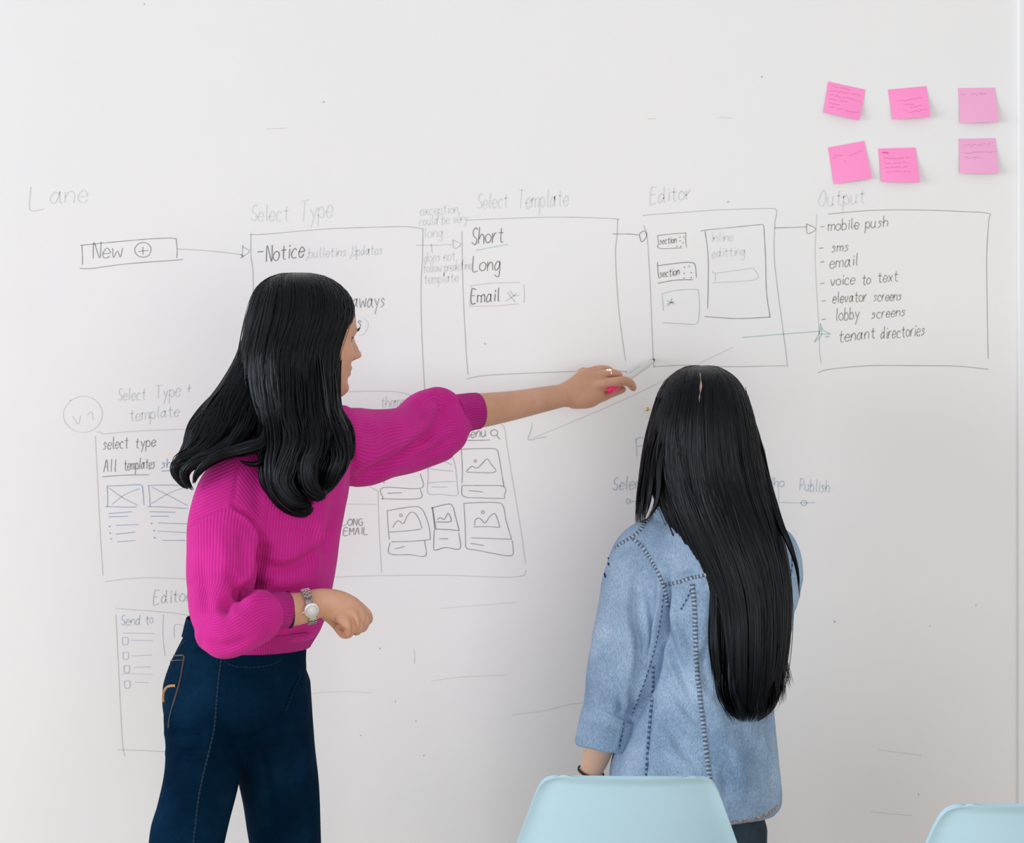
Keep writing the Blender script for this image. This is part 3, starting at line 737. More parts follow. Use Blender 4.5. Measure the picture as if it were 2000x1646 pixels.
def strands(tubes, n, rad, parent, name='hair', mat=None, pts=20):
    """tubes: (Tube, share, theta0, theta1, t0 range, t1 range, twist, wave amp, spread)"""
    allV, allQ = [], []; off = 0
    for ti, (tb, share, th0, th1, ta, tb1, tw, wv, sp) in enumerate(tubes):
        S = max(int(n * share), 3); M = pts
        th = rng.uniform(th0, th1, S)
        t0 = rng.uniform(ta[0], ta[1], S); t1 = rng.uniform(tb1[0], tb1[1], S)
        f = np.linspace(0, 1, M)
        t = t0[:, None] + (t1 - t0)[:, None] * f[None, :]
        K1_ = 7.0; lay_ = rng.integers(0, 3, S)
        g = (np.round(th * K1_ + n1(th * 3, 5) * .5 + lay_ * .33) - lay_ * .33) / K1_         # the lock this strand gathers into
        gn = n1(g * 57 + lay_ * 9.7, 3)
        TH = th[:, None] + (g - th)[:, None] * (.55 * np.clip(t, 0, 1) ** 1.3) + tw * t + wv * .5 * np.sin(t * 9 + gn[:, None] * 3)
        TH += .05 * gn[:, None] * np.sin(t * 3 + gn[:, None] * 5) + rng.normal(0, .015, (S, 1)) * np.sin(f[None, :] * 5 + rng.uniform(0, 6, (S, 1)))
        k = 1.0 + sp * (rng.uniform(-.8, .6, (S, 1)) + rng.normal(0, .4, (S, 1)) * f[None, :] ** 2)
        k += np.minimum(1, t * 4) * (.014 * n1(th[:, None] * 5 + t * 1.2, 1) + .010 * n1(th[:, None] * 16 + t * 1.5, 2) + .012 * gn[:, None] * np.clip(t, 0, 1))
        Pp = tb.pos(t, TH, k)
        T = np.gradient(Pp, axis=1); T /= (np.linalg.norm(T, axis=2)[..., None] + 1e-9)
        R = Pp - tb.pos(t, TH, k * 0.0); R -= (R * T).sum(2)[..., None] * T; R /= (np.linalg.norm(R, axis=2)[..., None] + 1e-9)
        Sd = np.cross(T, R); tl = rng.normal(0, .35, (S, 1, 1)); Sd, R = Sd + R * tl, R - Sd * tl
        w = rad * rng.uniform(.5, 1.4, (S, 1)) * np.clip(np.minimum(1, (1 - f) * 5)[None, :], .12, 1) * np.clip(f * 12 + .35, 0, 1)[None, :]
        v = np.stack([Pp + Sd * w[..., None], Pp + R * (w * .6)[..., None], Pp - Sd * w[..., None]], axis=2)
        idx = np.arange(S * M * 3).reshape(S, M, 3) + off
        a = idx[:, :-1, :]; b = idx[:, 1:, :]
        q = np.stack([a[..., :2], a[..., 1:], b[..., 1:], b[..., :2]], axis=3)
        allV.append(v.reshape(-1, 3)); allQ.append(q.reshape(-1, 4)); off += S * M * 3
    return fast_mesh(name, np.vstack(allV), np.vstack(allQ), mat or M_HAIR, parent)

# ------------------------------------------------------------------ head
HEADROWS = [  # h, front, back, half width (m, chin = 0)
    (0.000, .052, .020, .018), (.006, .066, .004, .030), (.020, .073, -.020, .044), (.040, .073, -.045, .055), (.070, .077, -.068, .063),
    (.100, .080, -.084, .069), (.130, .084, -.093, .073), (.160, .078, -.094, .073), (.185, .060, -.082, .062), (.203, .034, -.056, .044), (.213, .010, -.026, .022), (.2155, -.004, -.012, .005)]
def head(origin, fwd, up, scale=1.0):
    f = Vector(fwd).normalized(); u = Vector(up).normalized(); l = u.cross(f).normalized(); f = l.cross(u)
    R = catmull(HEADROWS, 7); n = 72; V, F = [], []
    def G(x, c, w): return math.exp(-((x - c) / w) ** 2)
    for h, fr, bk, w in R:
        c, r_ = (fr + bk) / 2, (fr - bk) / 2
        for k in range(n):
            a = 2 * math.pi * k / n; ca, sa = math.cos(a), math.sin(a)
            x = c + r_ * math.copysign(abs(ca) ** .85, ca); y = w * math.copysign(abs(sa) ** .9, sa)
            if ca > 0:
                nose = .019 * G(h, .077, .008) + .015 * G(h, .088, .011) + .007 * G(h, .102, .012)
                x += nose * G(y, 0, .010 + .004 * G(h, .076, .006)) * 1.0
                x += .006 * G(h, .074, .006) * (G(y, .012, .006) + G(y, -.012, .006))
                x += (.010 * G(h, .0555, .0045) + .009 * G(h, .0445, .0045)) * G(y, 0, .022)
                x += .006 * G(h, .018, .010) * G(y, 0, .018)
                x -= .004 * G(h, .034, .005) * G(y, 0, .02)
                x -= .007 * G(h, .105, .009) * (G(y, .031, .013) + G(y, -.031, .013)) - .003 * G(h, .1115, .003) * (G(y, .031, .014) + G(y, -.031, .014))
                x += .004 * G(h, .121, .006) * (G(y, .026, .02) + G(y, -.026, .02))
                x += .005 * G(h, .078, .018) * (G(y, .042, .016) + G(y, -.042, .016))
            V.append(Vector(origin) + (f * x + l * y + u * h) * scale)
    for i in range(len(R) - 1):
        for k in range(n):
            k2 = (k + 1) % n; F.append((i * n + k, i * n + k2, (i + 1) * n + k2, (i + 1) * n + k))
    F.append(tuple(range(n - 1, -1, -1))); F.append(tuple(range((len(R) - 1) * n, len(R) * n)))
    parts = [(V, F)]
    for s in (1, -1):   # ears
        ec = Vector(origin) + (f * -.010 + l * (.072 * s) + u * .088) * scale
        ev = []; ef = []
        for i in range(9):
            for k in range(16):
                A_ = math.pi * i / 8; B_ = 2 * math.pi * k / 16
                ev.append(ec + (f * (math.sin(A_) * math.cos(B_) * .017) + l * s * (math.sin(A_) * math.sin(B_) * .009) + u * (math.cos(A_) * .031)) * scale)
        for i in range(8):
            for k in range(16): ef.append((i * 16 + k, i * 16 + (k + 1) % 16, (i + 1) * 16 + (k + 1) % 16, (i + 1) * 16 + k))
        parts.append((ev, ef))
    return parts, (Vector(origin), f, l, u, scale)

def face_parts(fr, parent):
    o, f, l, u, s = fr
    for sg in (1, -1):
        c = o + (f * .0575 + l * (.031 * sg) + u * .105) * s
        bm = bmesh.new(); bmesh.ops.create_uvsphere(bm, u_segments=20, v_segments=14, radius=.0118 * s)
        for v in bm.verts: v.co = v.co + c
        me = bpy.data.meshes.new('eye'); bm.to_mesh(me); bm.free(); me.polygons.foreach_set('use_smooth', [True] * len(me.polygons))
        e = link('eye', me, M_EYEW, parent)
        mesh_obj('iris', *revolve([(.0056 * s, 0), (.005 * s, .0008), (.002 * s, .0014)], c + f * .0106 * s, f, 16), M_IRIS, e)
        # brow and lashes
        for nm, hh, x0, amp, rad_ in (('eyebrow', .1225, .0870, .0035, .0022), ('eyelashes', .1075, .0740, .002, .0022)):
            V, F = [], []; n = 10
            for i in range(n + 1):
                t = i / n; y = (.016 + .034 * t) if nm == 'eyebrow' else (.018 + .026 * t)
                x = x0 - 3.4 * (y - .012) ** 2 * 2.2; h = hh + amp * math.sin(t * 2.6)
                r_ = rad_ * (1 - .6 * t) if nm == 'eyebrow' else rad_
                for k in range(6):
                    a = k * math.pi / 3
                    V.append(o + (f * (x + .0016 * math.cos(a)) + l * (y * sg) + u * (h + r_ * math.sin(a))) * s)
            for i in range(n):
                for k in range(6): F.append((i * 6 + k, i * 6 + (k + 1) % 6, (i + 1) * 6 + (k + 1) % 6, (i + 1) * 6 + k))
            mesh_obj(nm, V, F, M_BROW, parent)

def lips_attr(o, fr):
    V, N = get_v(o); c, f, l, u, s = fr
    D = V - np.array(c); x = D @ np.array(f) / s; y = D @ np.array(l) / s; h = D @ np.array(u) / s
    a = np.exp(-((h - .050) / .0085) ** 4) * np.exp(-(y / .024) ** 4) * (x > .06)
    at = o.data.attributes.new('lip', 'FLOAT', 'POINT'); at.data.foreach_set('value', a.astype(np.float32))

def rib_attr(o, tubes):
    V, N = get_v(o)
    best = np.full(len(V), 1e9); rib = np.zeros(len(V))
    for tb, rr, bias in tubes:
        for i in range(len(tb.C)):
            D = V - tb.C[i]
            ra = np.linalg.norm(tb.A[i]); rb = np.linalg.norm(tb.B[i])
            if ra < 1e-4 or rb < 1e-4: continue
            xa = D @ (tb.A[i] / ra); xb = D @ (tb.B[i] / rb)
            T = np.cross(tb.A[i] / ra, tb.B[i] / rb); xt = D @ T
            d = np.sqrt((xa / ra) ** 2 + (xb / rb) ** 2 + (xt / (0.5 * (ra + rb))) ** 2 * 4) + bias
            m = d < best
            best[m] = d[m]; rib[m] = np.arctan2(xa[m] / ra, -xb[m] / rb) * rr
    # knit panel over the near shoulder: its ribs run slantwise and meet in a ridge
    Q = to_px(V); x, y = Q[:, 0], Q[:, 1]
    seam = np.interp(x, [370, 395, 425, 455, 480, 508, 560], [1036, 1012, 998, 988, 1003, 1034, 1100])
    fr = (V[:, 1] < -.50) & (y < seam) & (x < 520)
    rib[fr & (x < 462)] = ((.40 * (x - 462) + .92 * y) * .00086)[fr & (x < 462)]
    rib[fr & (x >= 462)] = ((-.80 * (x - 462) + .60 * y) * .00086)[fr & (x >= 462)]
    at = o.data.attributes.new('rib', 'FLOAT', 'POINT'); at.data.foreach_set('value', rib.astype(np.float32))

def cuff(name, tube_pts, mat, parent, thick=1.0, n=64):
    t = limb(tube_pts, sub=6, rounded=False)
    V, F = t.mesh(n)
    F = F[:-2]
    # inner wall
    m = len(V); N = len(t.C)
    for i in range(N):
        for k in range(n):
            v = np.array(V[i * n + k]); V.append(tuple(t.C[i] + (v - t.C[i]) * .90))
    for i in range(N - 1):
        for k in range(n):
            k2 = (k + 1) % n; F.append((m + i * n + k, m + (i + 1) * n + k, m + (i + 1) * n + k2, m + i * n + k2))
    for i in (0, N - 1):
        for k in range(n):
            k2 = (k + 1) % n; F.append((i * n + k, m + i * n + k, m + i * n + k2, i * n + k2))
    o = mesh_obj(name, V, F, mat, parent)
    bm = bmesh.new(); bm.from_mesh(o.data); bmesh.ops.recalc_face_normals(bm, faces=bm.faces); bm.to_mesh(o.data); bm.free()
    rr = np.mean(np.linalg.norm(t.A, axis=1))
    th = [k * 2 * math.pi / n * rr for k in range(n)]
    at = o.data.attributes.new('rib', 'FLOAT', 'POINT'); at.data.foreach_set('value', th * (2 * N))
    return o, t

def ring_on(name, c, axis, side, ra, rb, tube_r, mat, parent, n=40, m=8):
    """a closed band around a limb: ra along side, rb across"""
    ax = Vector(axis).normalized(); s = Vector(side); s = (s - ax * s.dot(ax)).normalized(); w = ax.cross(s)
    V, F = [], []
    for i in range(n):
        a = 2 * math.pi * i / n
        rad = (s * math.cos(a) * ra + w * math.sin(a) * rb); d = rad.normalized()
        for k in range(m):
            b_ = 2 * math.pi * k / m
            V.append(Vector(c) + rad + d * tube_r[0] * math.cos(b_) + ax * tube_r[1] * math.sin(b_))
    for i in range(n):
        for k in range(m): F.append((i * m + k, i * m + (k + 1) % m, ((i + 1) % n) * m + (k + 1) % m, ((i + 1) % n) * m + k))
    return mesh_obj(name, V, F, mat, parent)

# ================================================================== PERSON 1 : magenta sweater, pointing
p1 = empty('person', (P(470, 2300, -.48).x, -.48, 0))
tagp(p1, 'person with wavy black hair, magenta sweater and dark jeans, pointing a marker at the wall', 'person')
fw = (math.cos(math.radians(26)), math.sin(math.radians(26)), -.05)
HO = P(598, 777, -.50)
hp, fr1 = head(HO, fw, (.03, 0, 1), .95)
skin = list(hp)
def addl(lst, pts, n=20, **k): t = limb(pts, **k); lst.append(t.mesh(n)); return t
addl(skin, [(585, 720, -.51, 50), (580, 780, -.51, 50), (572, 850, -.51, 56)])                               # neck
addl(skin, [(575, 850, -.50, 70, 60), (540, 950, -.50, 95, 75), (525, 1100, -.50, 90, 75), (500, 1200, -.50, 88, 70), (470, 1300, -.49, 95, 85), (455, 1360, -.48, 88, 85)], n=28)
addl(skin, [(560, 880, -.50, 45), (470, 950, -.57, 45), (440, 985, -.60, 40)]); addl(skin, [(600, 860, -.48, 45), (665, 860, -.42, 42)])
addl(skin, [(445, 985, -.595, 34), (435, 1100, -.635, 30), (428, 1205, -.685, 26)])                              # near upper arm
addl(skin, [(428, 1208, -.685, 26), (480, 1208, -.685, 30), (545, 1192, -.660, 33), (580, 1189, -.645, 32, 26), (612, 1180, -.635, 28.5, 21)], n=32)
addl(skin, [(665, 860, -.42, 42), (780, 850, -.33, 34), (890, 812, -.26, 27)])                                # far arm
addl(skin, [(885, 811, -.264, 26), (912, 804, -.248, 31), (935, 802, -.235, 34, 32), (1000, 792, -.20, 29, 28), (1060, 780, -.165, 25, 24), (1100, 772, -.14, 22.5, 18)], n=32)
# far hand (holds the marker)
addl(skin, [(1095, 773, -.142, 22.5, 17), (1120, 767, -.128, 29, 16), (1145, 757, -.116, 35, 15), (1163, 750, -.108, 31, 14)], n=28)
addl(skin, [(1120, 783, -.130, 16, 14), (1150, 778, -.122, 19, 15), (1170, 772, -.115, 14, 12)])               # ball of the thumb
fi = []
addl(skin, [(1150, 758, -.114, 15), (1180, 750, -.116, 12.5), (1203, 746, -.116, 10.2), (1221, 744, -.108, 9.5), (1232, 750, -.096, 8.6), (1236.5, 757, -.088, 7.4)], n=18)     # index
addl(skin, [(1150, 740, -.104, 15), (1174, 732, -.101, 10.5), (1194, 729, -.096, 9.2), (1208, 733, -.082, 8.6), (1206, 743, -.068, 8)], n=18)      # middle
addl(skin, [(1145, 733, -.095, 14), (1168, 723, -.084, 10), (1186, 722, -.070, 8.4), (1194, 729, -.060, 8.0), (1190, 740, -.054, 7.4)], n=18)   # ring
addl(skin, [(1138, 730, -.088, 13), (1160, 728, -.070, 9.5), (1178, 731, -.056, 8), (1184, 740, -.050, 7.2), (1180, 748, -.050, 6.6)], n=18)    # little
addl(skin, [(1140, 780, -.124, 15), (1172, 776, -.104, 10.5), (1193, 768, -.090, 9), (1208, 763, -.084, 8), (1216, 760.5, -.080, 7.2)], n=18)     # thumb
# near fist
addl(skin, [(605, 1182, -.640, 30, 22), (628, 1177, -.635, 28.5, 21), (655, 1182, -.632, 31, 20), (680, 1193, -.630, 31, 20), (694, 1200, -.628, 27, 19)], n=28)
addl(skin, [(668, 1204, -.642, 15, 14), (678, 1220, -.648, 12), (682, 1233, -.641, 11.5), (672, 1236, -.625, 11), (662, 1226, -.618, 10)], n=18)   # index
addl(skin, [(684, 1196, -.640, 13, 13), (697, 1212, -.642, 10.5), (701, 1225, -.634, 10), (695, 1232, -.617, 9.5), (682, 1226, -.606, 10)], n=18)
addl(skin, [(694, 1188, -.630, 12), (709, 1203, -.630, 9.8), (713, 1217, -.620, 9.2), (706, 1227, -.604, 9), (692, 1222, -.596, 9.5)], n=18)
addl(skin, [(700, 1184, -.614, 11), (717, 1197, -.612, 8.2), (721, 1209, -.602, 7.8), (712, 1216, -.588, 8.5), (700, 1214, -.582, 8)], n=18)
addl(skin, [(632, 1192, -.618, 15), (648, 1208, -.600, 12), (658, 1222, -.596, 9.5), (666, 1234, -.600, 8.5)], n=18)                             # thumb tucked
# legs and feet
addl(skin, [(430, 1330, -.53, 70), (395, 1500, -.55, 68), (352, 1750, -.56, 50), (335, 1870, -.56, 42), (318, 2050, -.57, 42), (302, 2350, -.58, 24), (302, 2405, -.58, 24)])
addl(skin, [(515, 1330, -.46, 62), (545, 1500, -.42, 60), (575, 1750, -.38, 48), (580, 1850, -.37, 40), (572, 2000, -.38, 40), (560, 2250, -.40, 23), (560, 2320, -.40, 23)])
addl(skin, [(295, 2420, -.58, 24), (340, 2432, -.55, 24, 26), (375, 2438, -.53, 18)]); addl(skin, [(550, 2345, -.40, 23), (600, 2350, -.37, 22, 26), (640, 2354, -.34, 17)])
body1 = fuse('body', skin, .0024, M_SKIN, p1, smooth=2)
lips_attr(body1, fr1); face_parts(fr1, p1)

# tendons, knuckles, finger gaps
folds(body1, [([(1176, 744), (1184, 750)], 8, 1.5), ([(1090, 762), (1130, 752), (1160, 747)], 5, .8), ([(1096, 760), (1098, 780)], 5, -1.0), ([(1160, 740), (1185, 739), (1206, 740)], 2.6, -2.6), ([(1160, 727), (1178, 722), (1192, 721)], 2.0, -1.4), ([(1160, 757), (1180, 760), (1196, 757)], 3, -1.2),
              ([(685, 1196), (691, 1220), (689, 1244)], 3.4, -4.2), ([(701, 1192), (707, 1212), (705, 1234)], 3.2, -3.8), ([(711, 1186), (718, 1204), (716, 1218)], 3.0, -2.8), ([(676, 1200), (680, 1222), (680, 1238)], 4, 1.5), ([(694, 1196), (699, 1214), (698, 1232)], 4, 1.3),
              ([(668, 1196), (684, 1188), (700, 1180)], 7, 1.5), ([(640, 1160), (670, 1180)], 6, .8), ([(655, 1222), (668, 1228), (680, 1236)], 3, -3.0), ([(622, 1166), (626, 1190)], 4, -1.0)])

# sweater
torso_t = rows([(838, 545, 640, -.50, .060), (865, 500, 668, -.50, .078), (900, 445, 682, -.50, .098), (940, 412, 685, -.505, .112), (990, 402, 676, -.505, .118), (1050, 400, 664, -.505, .120),
                (1110, 394, 656, -.50, .120), (1160, 388, 648, -.50, .118), (1205, 384, 637, -.50, .116), (1240, 388, 620, -.50, .112), (1258, 400, 606, -.50, .106)], sub=5)
near_up = limb([(470, 925, -.57, 52, 50), (448, 960, -.595, 62, 56), (438, 1020, -.615, 70, 60), (435, 1080, -.635, 71, 60), (431, 1140, -.655, 67, 58), (422, 1190, -.680, 54, 54), (427, 1234, -.700, 42, 46)], sub=8)
near_fo = limb([(422, 1236, -.700, 42, 46), (440, 1238, -.705, 50, 50), (475, 1222, -.700, 52, 48), (503, 1204, -.690, 53, 47), (521, 1196, -.683, 48, 43), (532, 1192, -.677, 36, 34)], sub=8)
far_arm = limb([(655, 868, -.46, 76, 64), (700, 874, -.41, 79, 62), (750, 868, -.36, 69, 60), (800, 857, -.32, 66, 58), (845, 832, -.285, 73, 56), (872, 822, -.27, 63, 50), (892, 812, -.258, 43, 38)], sub=8)
yoke = limb([(575, 850, -.50, 48, 50), (520, 880, -.53, 50, 50), (470, 930, -.565, 52, 48)], sub=6)
yoke2 = limb([(600, 835, -.50, 50, 50), (660, 850, -.455, 62, 55)], sub=6)
bulge = limb([(800, 812, -.32, 22, 24), (830, 790, -.30, 28, 28), (862, 783, -.28, 26, 28), (884, 795, -.268, 22, 26)], sub=6)
sw = [t.mesh(40) for t in (torso_t, near_up, near_fo, far_arm, yoke, yoke2, bulge)]
sweater = fuse('sweater', sw, .0042, M_KNIT, p1, smooth=6)
folds(sweater, [
    # far sleeve
    ([(870, 770), (866, 800), (850, 840), (815, 868), (770, 900), (720, 925), (690, 940)], 12, -11, 7),
    ([(835, 778), (862, 790), (868, 812)], 7, -5), ([(884, 790), (872, 840), (850, 868)], 8, -4, 3), ([(890, 850), (850, 880), (800, 905)], 8, -5, 3),
    ([(700, 830), (740, 850), (800, 845)], 14, -3), ([(690, 900), (740, 880), (790, 862)], 14, 3),
    ([(688, 850), (690, 900), (684, 960)], 6, -6),
    # armhole of the near sleeve, front fold
    ([(370, 1034), (395, 1010), (425, 997), (452, 990)], 2.6, -2.4), ([(372, 1042), (397, 1018), (427, 1005), (452, 998)], 4, 1.4), ([(452, 990), (480, 1004), (500, 1022), (508, 1036)], 2.6, -2.4), ([(456, 985), (490, 1010), (508, 1045), (510, 1080)], 5, -6, 3),
    ([(514, 1050), (510, 1100), (498, 1138), (468, 1158)], 9, -14, 5), ([(462, 1162), (492, 1152), (520, 1136)], 9, -14, 6), ([(448, 1120), (462, 1150), (468, 1172)], 9, -8),
    ([(455, 1165), (440, 1185), (446, 1205)], 10, -7), ([(430, 1040), (440, 1100), (430, 1160)], 14, 3), ([(395, 1080), (400, 1150), (410, 1210)], 12, -3),
    ([(470, 1040), (476, 1090), (470, 1130)], 9, -3.5), ([(395, 1215), (430, 1200), (470, 1198), (520, 1170)], 12, 4), ([(400, 1250), (440, 1262), (490, 1245)], 8, -3, 2),
    # torso folds
    ([(512, 1100), (545, 1112), (590, 1100), (630, 1068), (650, 1030)], 11, -10, 0), ([(505, 1090), (520, 1075), (545, 1080)], 12, -6), ([(520, 1070), (550, 1090), (590, 1085)], 14, 5), ([(655, 960), (648, 1020), (640, 1080), (636, 1130)], 10, -4, 3),
    ([(530, 1030), (570, 1050), (600, 1040)], 12, -3), ([(610, 1000), (626, 1050), (618, 1100)], 9, 3), ([(560, 1240), (600, 1232), (622, 1215)], 6, -4, 3),
    ([(468, 890), (462, 930), (456, 985)], 3, -2.2), ([(500, 1150), (560, 1155), (600, 1145)], 8, -4),
], 1.5)
wobble(sweater, .0026, 17, 2.0)
rib_attr(sweater, [(torso_t, .125, 0), (near_up, .058, 0.0), (near_fo, .05, 0), (far_arm, .062, 0), (yoke, .05, .08), (yoke2, .05, .1), (bulge, .03, .25)])
c, _ = cuff('sleeve_cuff', [(524, 1193, -.682, 34, 33), (536, 1191, -.674, 36, 34), (550, 1191, -.664, 36, 33), (561, 1191, -.658, 35, 30)], M_KNITC, p1)
c, _ = cuff('sleeve_cuff', [(888, 810, -.262, 40, 38), (900, 808, -.255, 39, 37), (918, 804, -.246, 37, 36), (932, 802.5, -.237, 36, 34)], M_KNITC, p1)
hem_t = rows([(1226, 388, 622, -.50, .112), (1238, 392, 616, -.50, .111), (1252, 404, 607, -.50, .108), (1261, 414, 602, -.50, .105)], sub=4)
V, F = hem_t.mesh(160); o = mesh_obj('hem_band', V, F[:-2], M_KNITC, p1)
sol = o.modifiers.new('solid', 'SOLIDIFY'); sol.thickness = .004; sol.offset = -1
at = o.data.attributes.new('rib', 'FLOAT', 'POINT'); at.data.foreach_set('value', [(k % 160) / 160 * .72 for k in range(len(V))])

# jeans
jt = rows([(1212, 372, 600, -.50, .098), (1240, 360, 600, -.50, .104), (1290, 335, 597, -.50, .110), (1335, 320, 600, -.50, .112), (1380, 319, 604, -.50, .104), (1420, 330, 600, -.50, .088), (1455, 350, 580, -.50, .062), (1480, 380, 550, -.50, .03)], sub=5)
legn = limb([(410, 1350, -.53, 88, 92), (402, 1400, -.54, 82, 86), (400, 1460, -.55, 76, 76), (394, 1520, -.553, 74, 74), (378, 1590, -.557, 72, 70), (363, 1650, -.56, 72, 66), (345, 1780, -.56, 58, 58), (334, 1870, -.56, 52, 52), (322, 2050, -.57, 48, 48), (304, 2370, -.58, 34, 34)], sub=6)
legf = limb([(522, 1340, -.48, 84, 108), (528, 1400, -.475, 82, 102), (536, 1470, -.46, 79, 92), (548, 1550, -.44, 75, 80), (558, 1646, -.41, 70, 68), (573, 1760, -.38, 58, 56), (578, 1850, -.37, 50, 50), (572, 2000, -.38, 46, 46), (560, 2300, -.40, 32, 32)], sub=6)
jeans = fuse('jeans', [jt.mesh(40), legn.mesh(32), legf.mesh(32)], .0045, M_JEANS, p1, smooth=5)
folds(jeans, [([(326, 1424), (350, 1430), (400, 1428)], 5, -6, 4), ([(328, 1462), (360, 1470), (400, 1466)], 5, -6, 4), ([(345, 1280), (380, 1262), (410, 1266)], 6, -3, 2), ([(595, 1310), (575, 1345), (560, 1390)], 6, -6, 3),
              ([(420, 1400), (405, 1480), (395, 1560)], 12, 2), ([(440, 1320), (500, 1330), (560, 1325)], 10, 2), ([(500, 1440), (520, 1520), (530, 1640)], 10, -3), ([(450, 1450), (500, 1440), (560, 1400)], 8, -3), ([(330, 1440), (360, 1450), (395, 1448)], 6, 2.5),
              ([(560, 1560), (590, 1570), (620, 1560)], 8, -2)], 1.6)
wobble(jeans, .0015, 16, 5)
tj = bvh(jeans)
lay('side_seam', tj, [(433, 1284), (428, 1320), (424, 1360), (421, 1400), (417, 1430), (408, 1470), (398, 1510), (388, 1560), (378, 1646)], 4.2, .0010, M_SEAMJ, p1)
pk = mesh_obj  # back pocket
def patch(name, tree, outline, mat, parent, h, nu=14, nv=14):
    """four cornered patch (TL, TR, BR, BL edges bilinear) laid on a surface"""
    TL, TR, BR, BL_ = [np.array(q, float) for q in outline]
    V, F, ok = [], [], []
    for j in range(nv + 1):
        for i in range(nu + 1):
            u, v = i / nu, j / nv
            q = (TL * (1 - u) + TR * u) * (1 - v) + (BL_ * (1 - u) + BR * u) * v
            p, n = hit(tree, *q); edge = i in (0, nu) or j in (0, nv)
            ok.append(p is not None); V.append(p + n * (h * (-.3 if edge else 1)) if p is not None else Vector((0, 0, 0)))
    for j in range(nv):
        for i in range(nu):
            a = j * (nu + 1) + i; f = (a, a + nu + 1, a + nu + 2, a + 1)
            if all(ok[x] for x in f) and max((V[f[0]] - V[x]).length for x in f[1:]) < .04: F.append(f)
    o = mesh_obj(name, V, F, mat, parent)
    bm = bmesh.new(); bm.from_mesh(o.data); bmesh.ops.delete(bm, geom=[v for v in bm.verts if not v.link_faces], context='VERTS'); bm.to_mesh(o.data); bm.free()
    return o
poc = patch('back_pocket', tj, [(331, 1284), (360, 1281), (330, 1424), (322, 1400)], M_JEANS, p1, .0016)
lay('pocket_stitching', tj, [(329, 1292), (345, 1290), (358, 1289)], 1.5, .0024, M_THREADD, p1)
lay('pocket_stitching', tj, [(361, 1281), (356, 1310), (352, 1330), (342, 1365), (334, 1395), (330, 1420)], 1.6, .0024, M_THREADD, p1)
lay('pocket_stitching', tj, [(332, 1282), (345, 1281), (360, 1280)], 1.4, .0024, M_THREADD, p1)
lay('pocket_emblem', tj, [(345, 1339), (335, 1339.5), (328, 1342), (322.5, 1349), (320.5, 1360), (321, 1372)], 6, .0030, M_THREAD, p1, wfun=lambda t: 1.0 - .45 * t)
lay('front_pocket_edge', tj, [(436, 1287), (450, 1298), (480, 1303), (520, 1300), (550, 1288)], 2.4, .0012, M_SEAMJ, p1)
lay('yoke_seam', tj, [(352, 1262), (370, 1244), (384, 1238)], 2.2, .0012, M_SEAMJ, p1)
lay('fly_seam', tj, [(590, 1310), (578, 1340), (565, 1370), (557, 1392)], 2.4, .0010, M_SEAMJ, p1)
wb = rows([(1205, 370, 602, -.50, .099), (1216, 367, 603, -.50, .101), (1234, 363, 602, -.50, .105), (1240, 361, 602, -.50, .106)], sub=3)
V, F = wb.mesh(80, scale=1.01); o = mesh_obj('waistband', V, F[:-2], M_JEANS, p1)
sol = o.modifiers.new('solid', 'SOLIDIFY'); sol.thickness = .003
for nm, pts in (('shoe', [(285, 2410, -.585, 30, 30), (320, 2424, -.565, 31, 31), (360, 2432, -.54, 26, 30), (388, 2438, -.525, 18, 24)]), ('shoe', [(540, 2335, -.405, 28, 28), (580, 2343, -.38, 29, 30), (622, 2350, -.355, 24, 28), (650, 2354, -.34, 17, 22)])):
    t = limb(pts); V, F = t.mesh(24); zmin = .004
    V = [(v[0], v[1], max(v[2], zmin)) for v in V]; s = mesh_obj(nm, V, F, M_SHOE, p1)

# wristwatch
axw = (P(628, 1177, -.635) - P(580, 1189, -.645)).normalized()
wc = P(603, 1184, -.640); k_ = (CAM_D - .64) / FPX
side = Vector((0, 0, 1))
watch = empty('wristwatch', wc); watch.parent = p1; watch.matrix_parent_inverse = parent_world(p1).inverted(); watch['label'] = 'silver bracelet watch on the near wrist'
sd_ = (side - axw * side.dot(axw)).normalized(); wv = axw.cross(sd_)
if wv.y > 0: wv = -wv                       # towards the room
ra, rb = 31.5 * k_, 24.5 * k_
def on_wrist(a, lift=0.0): return wc + sd_ * (math.cos(a) * (ra + lift)) + wv * (math.sin(a) * (rb + lift))
def rot_link(name, a, w, ln, th, axo, mat):
    c0 = on_wrist(a, .0020) + axw * axo
    T = (on_wrist(a + .02) - on_wrist(a - .02)).normalized(); Nn = T.cross(axw).normalized()
    if Nn.dot(c0 - wc) < 0: Nn = -Nn
    bm = bmesh.new(); bmesh.ops.create_cube(bm, size=1)
    for v in bm.verts: v.co = c0 + axw * (v.co.x * w) + T * (v.co.y * ln) + Nn * (v.co.z * th)
    bmesh.ops.bevel(bm, geom=bm.edges[:], offset=.0006, segments=2, profile=.5, affect='EDGES')
    me = bpy.data.meshes.new(name); bm.to_mesh(me); bm.free(); me.polygons.foreach_set('use_smooth', [True] * len(me.polygons))
    return link(name, me, mat, watch)
CA = math.radians(98)       # case angle: faces the room
n_l = 22
for q in range(n_l):
    a = CA + math.radians(36) + (2 * math.pi - math.radians(72)) * q / (n_l - 1)
    for r3, axo in ((0, -.0042), (1, 0), (2, .0042)):
        rot_link('bracelet_link', a + (.075 if r3 == 1 else 0), .0038, .0040, .0022, axo, M_STEEL)
ring_on('bracelet_lining', wc, axw, sd_, ra, rb, (.0004, .0050), M_STEELD, watch, n=48)
cn = (on_wrist(CA) - wc).normalized(); cn = (cn + Vector((.10, -.35, .0))).normalized()
cc = on_wrist(CA, .0)
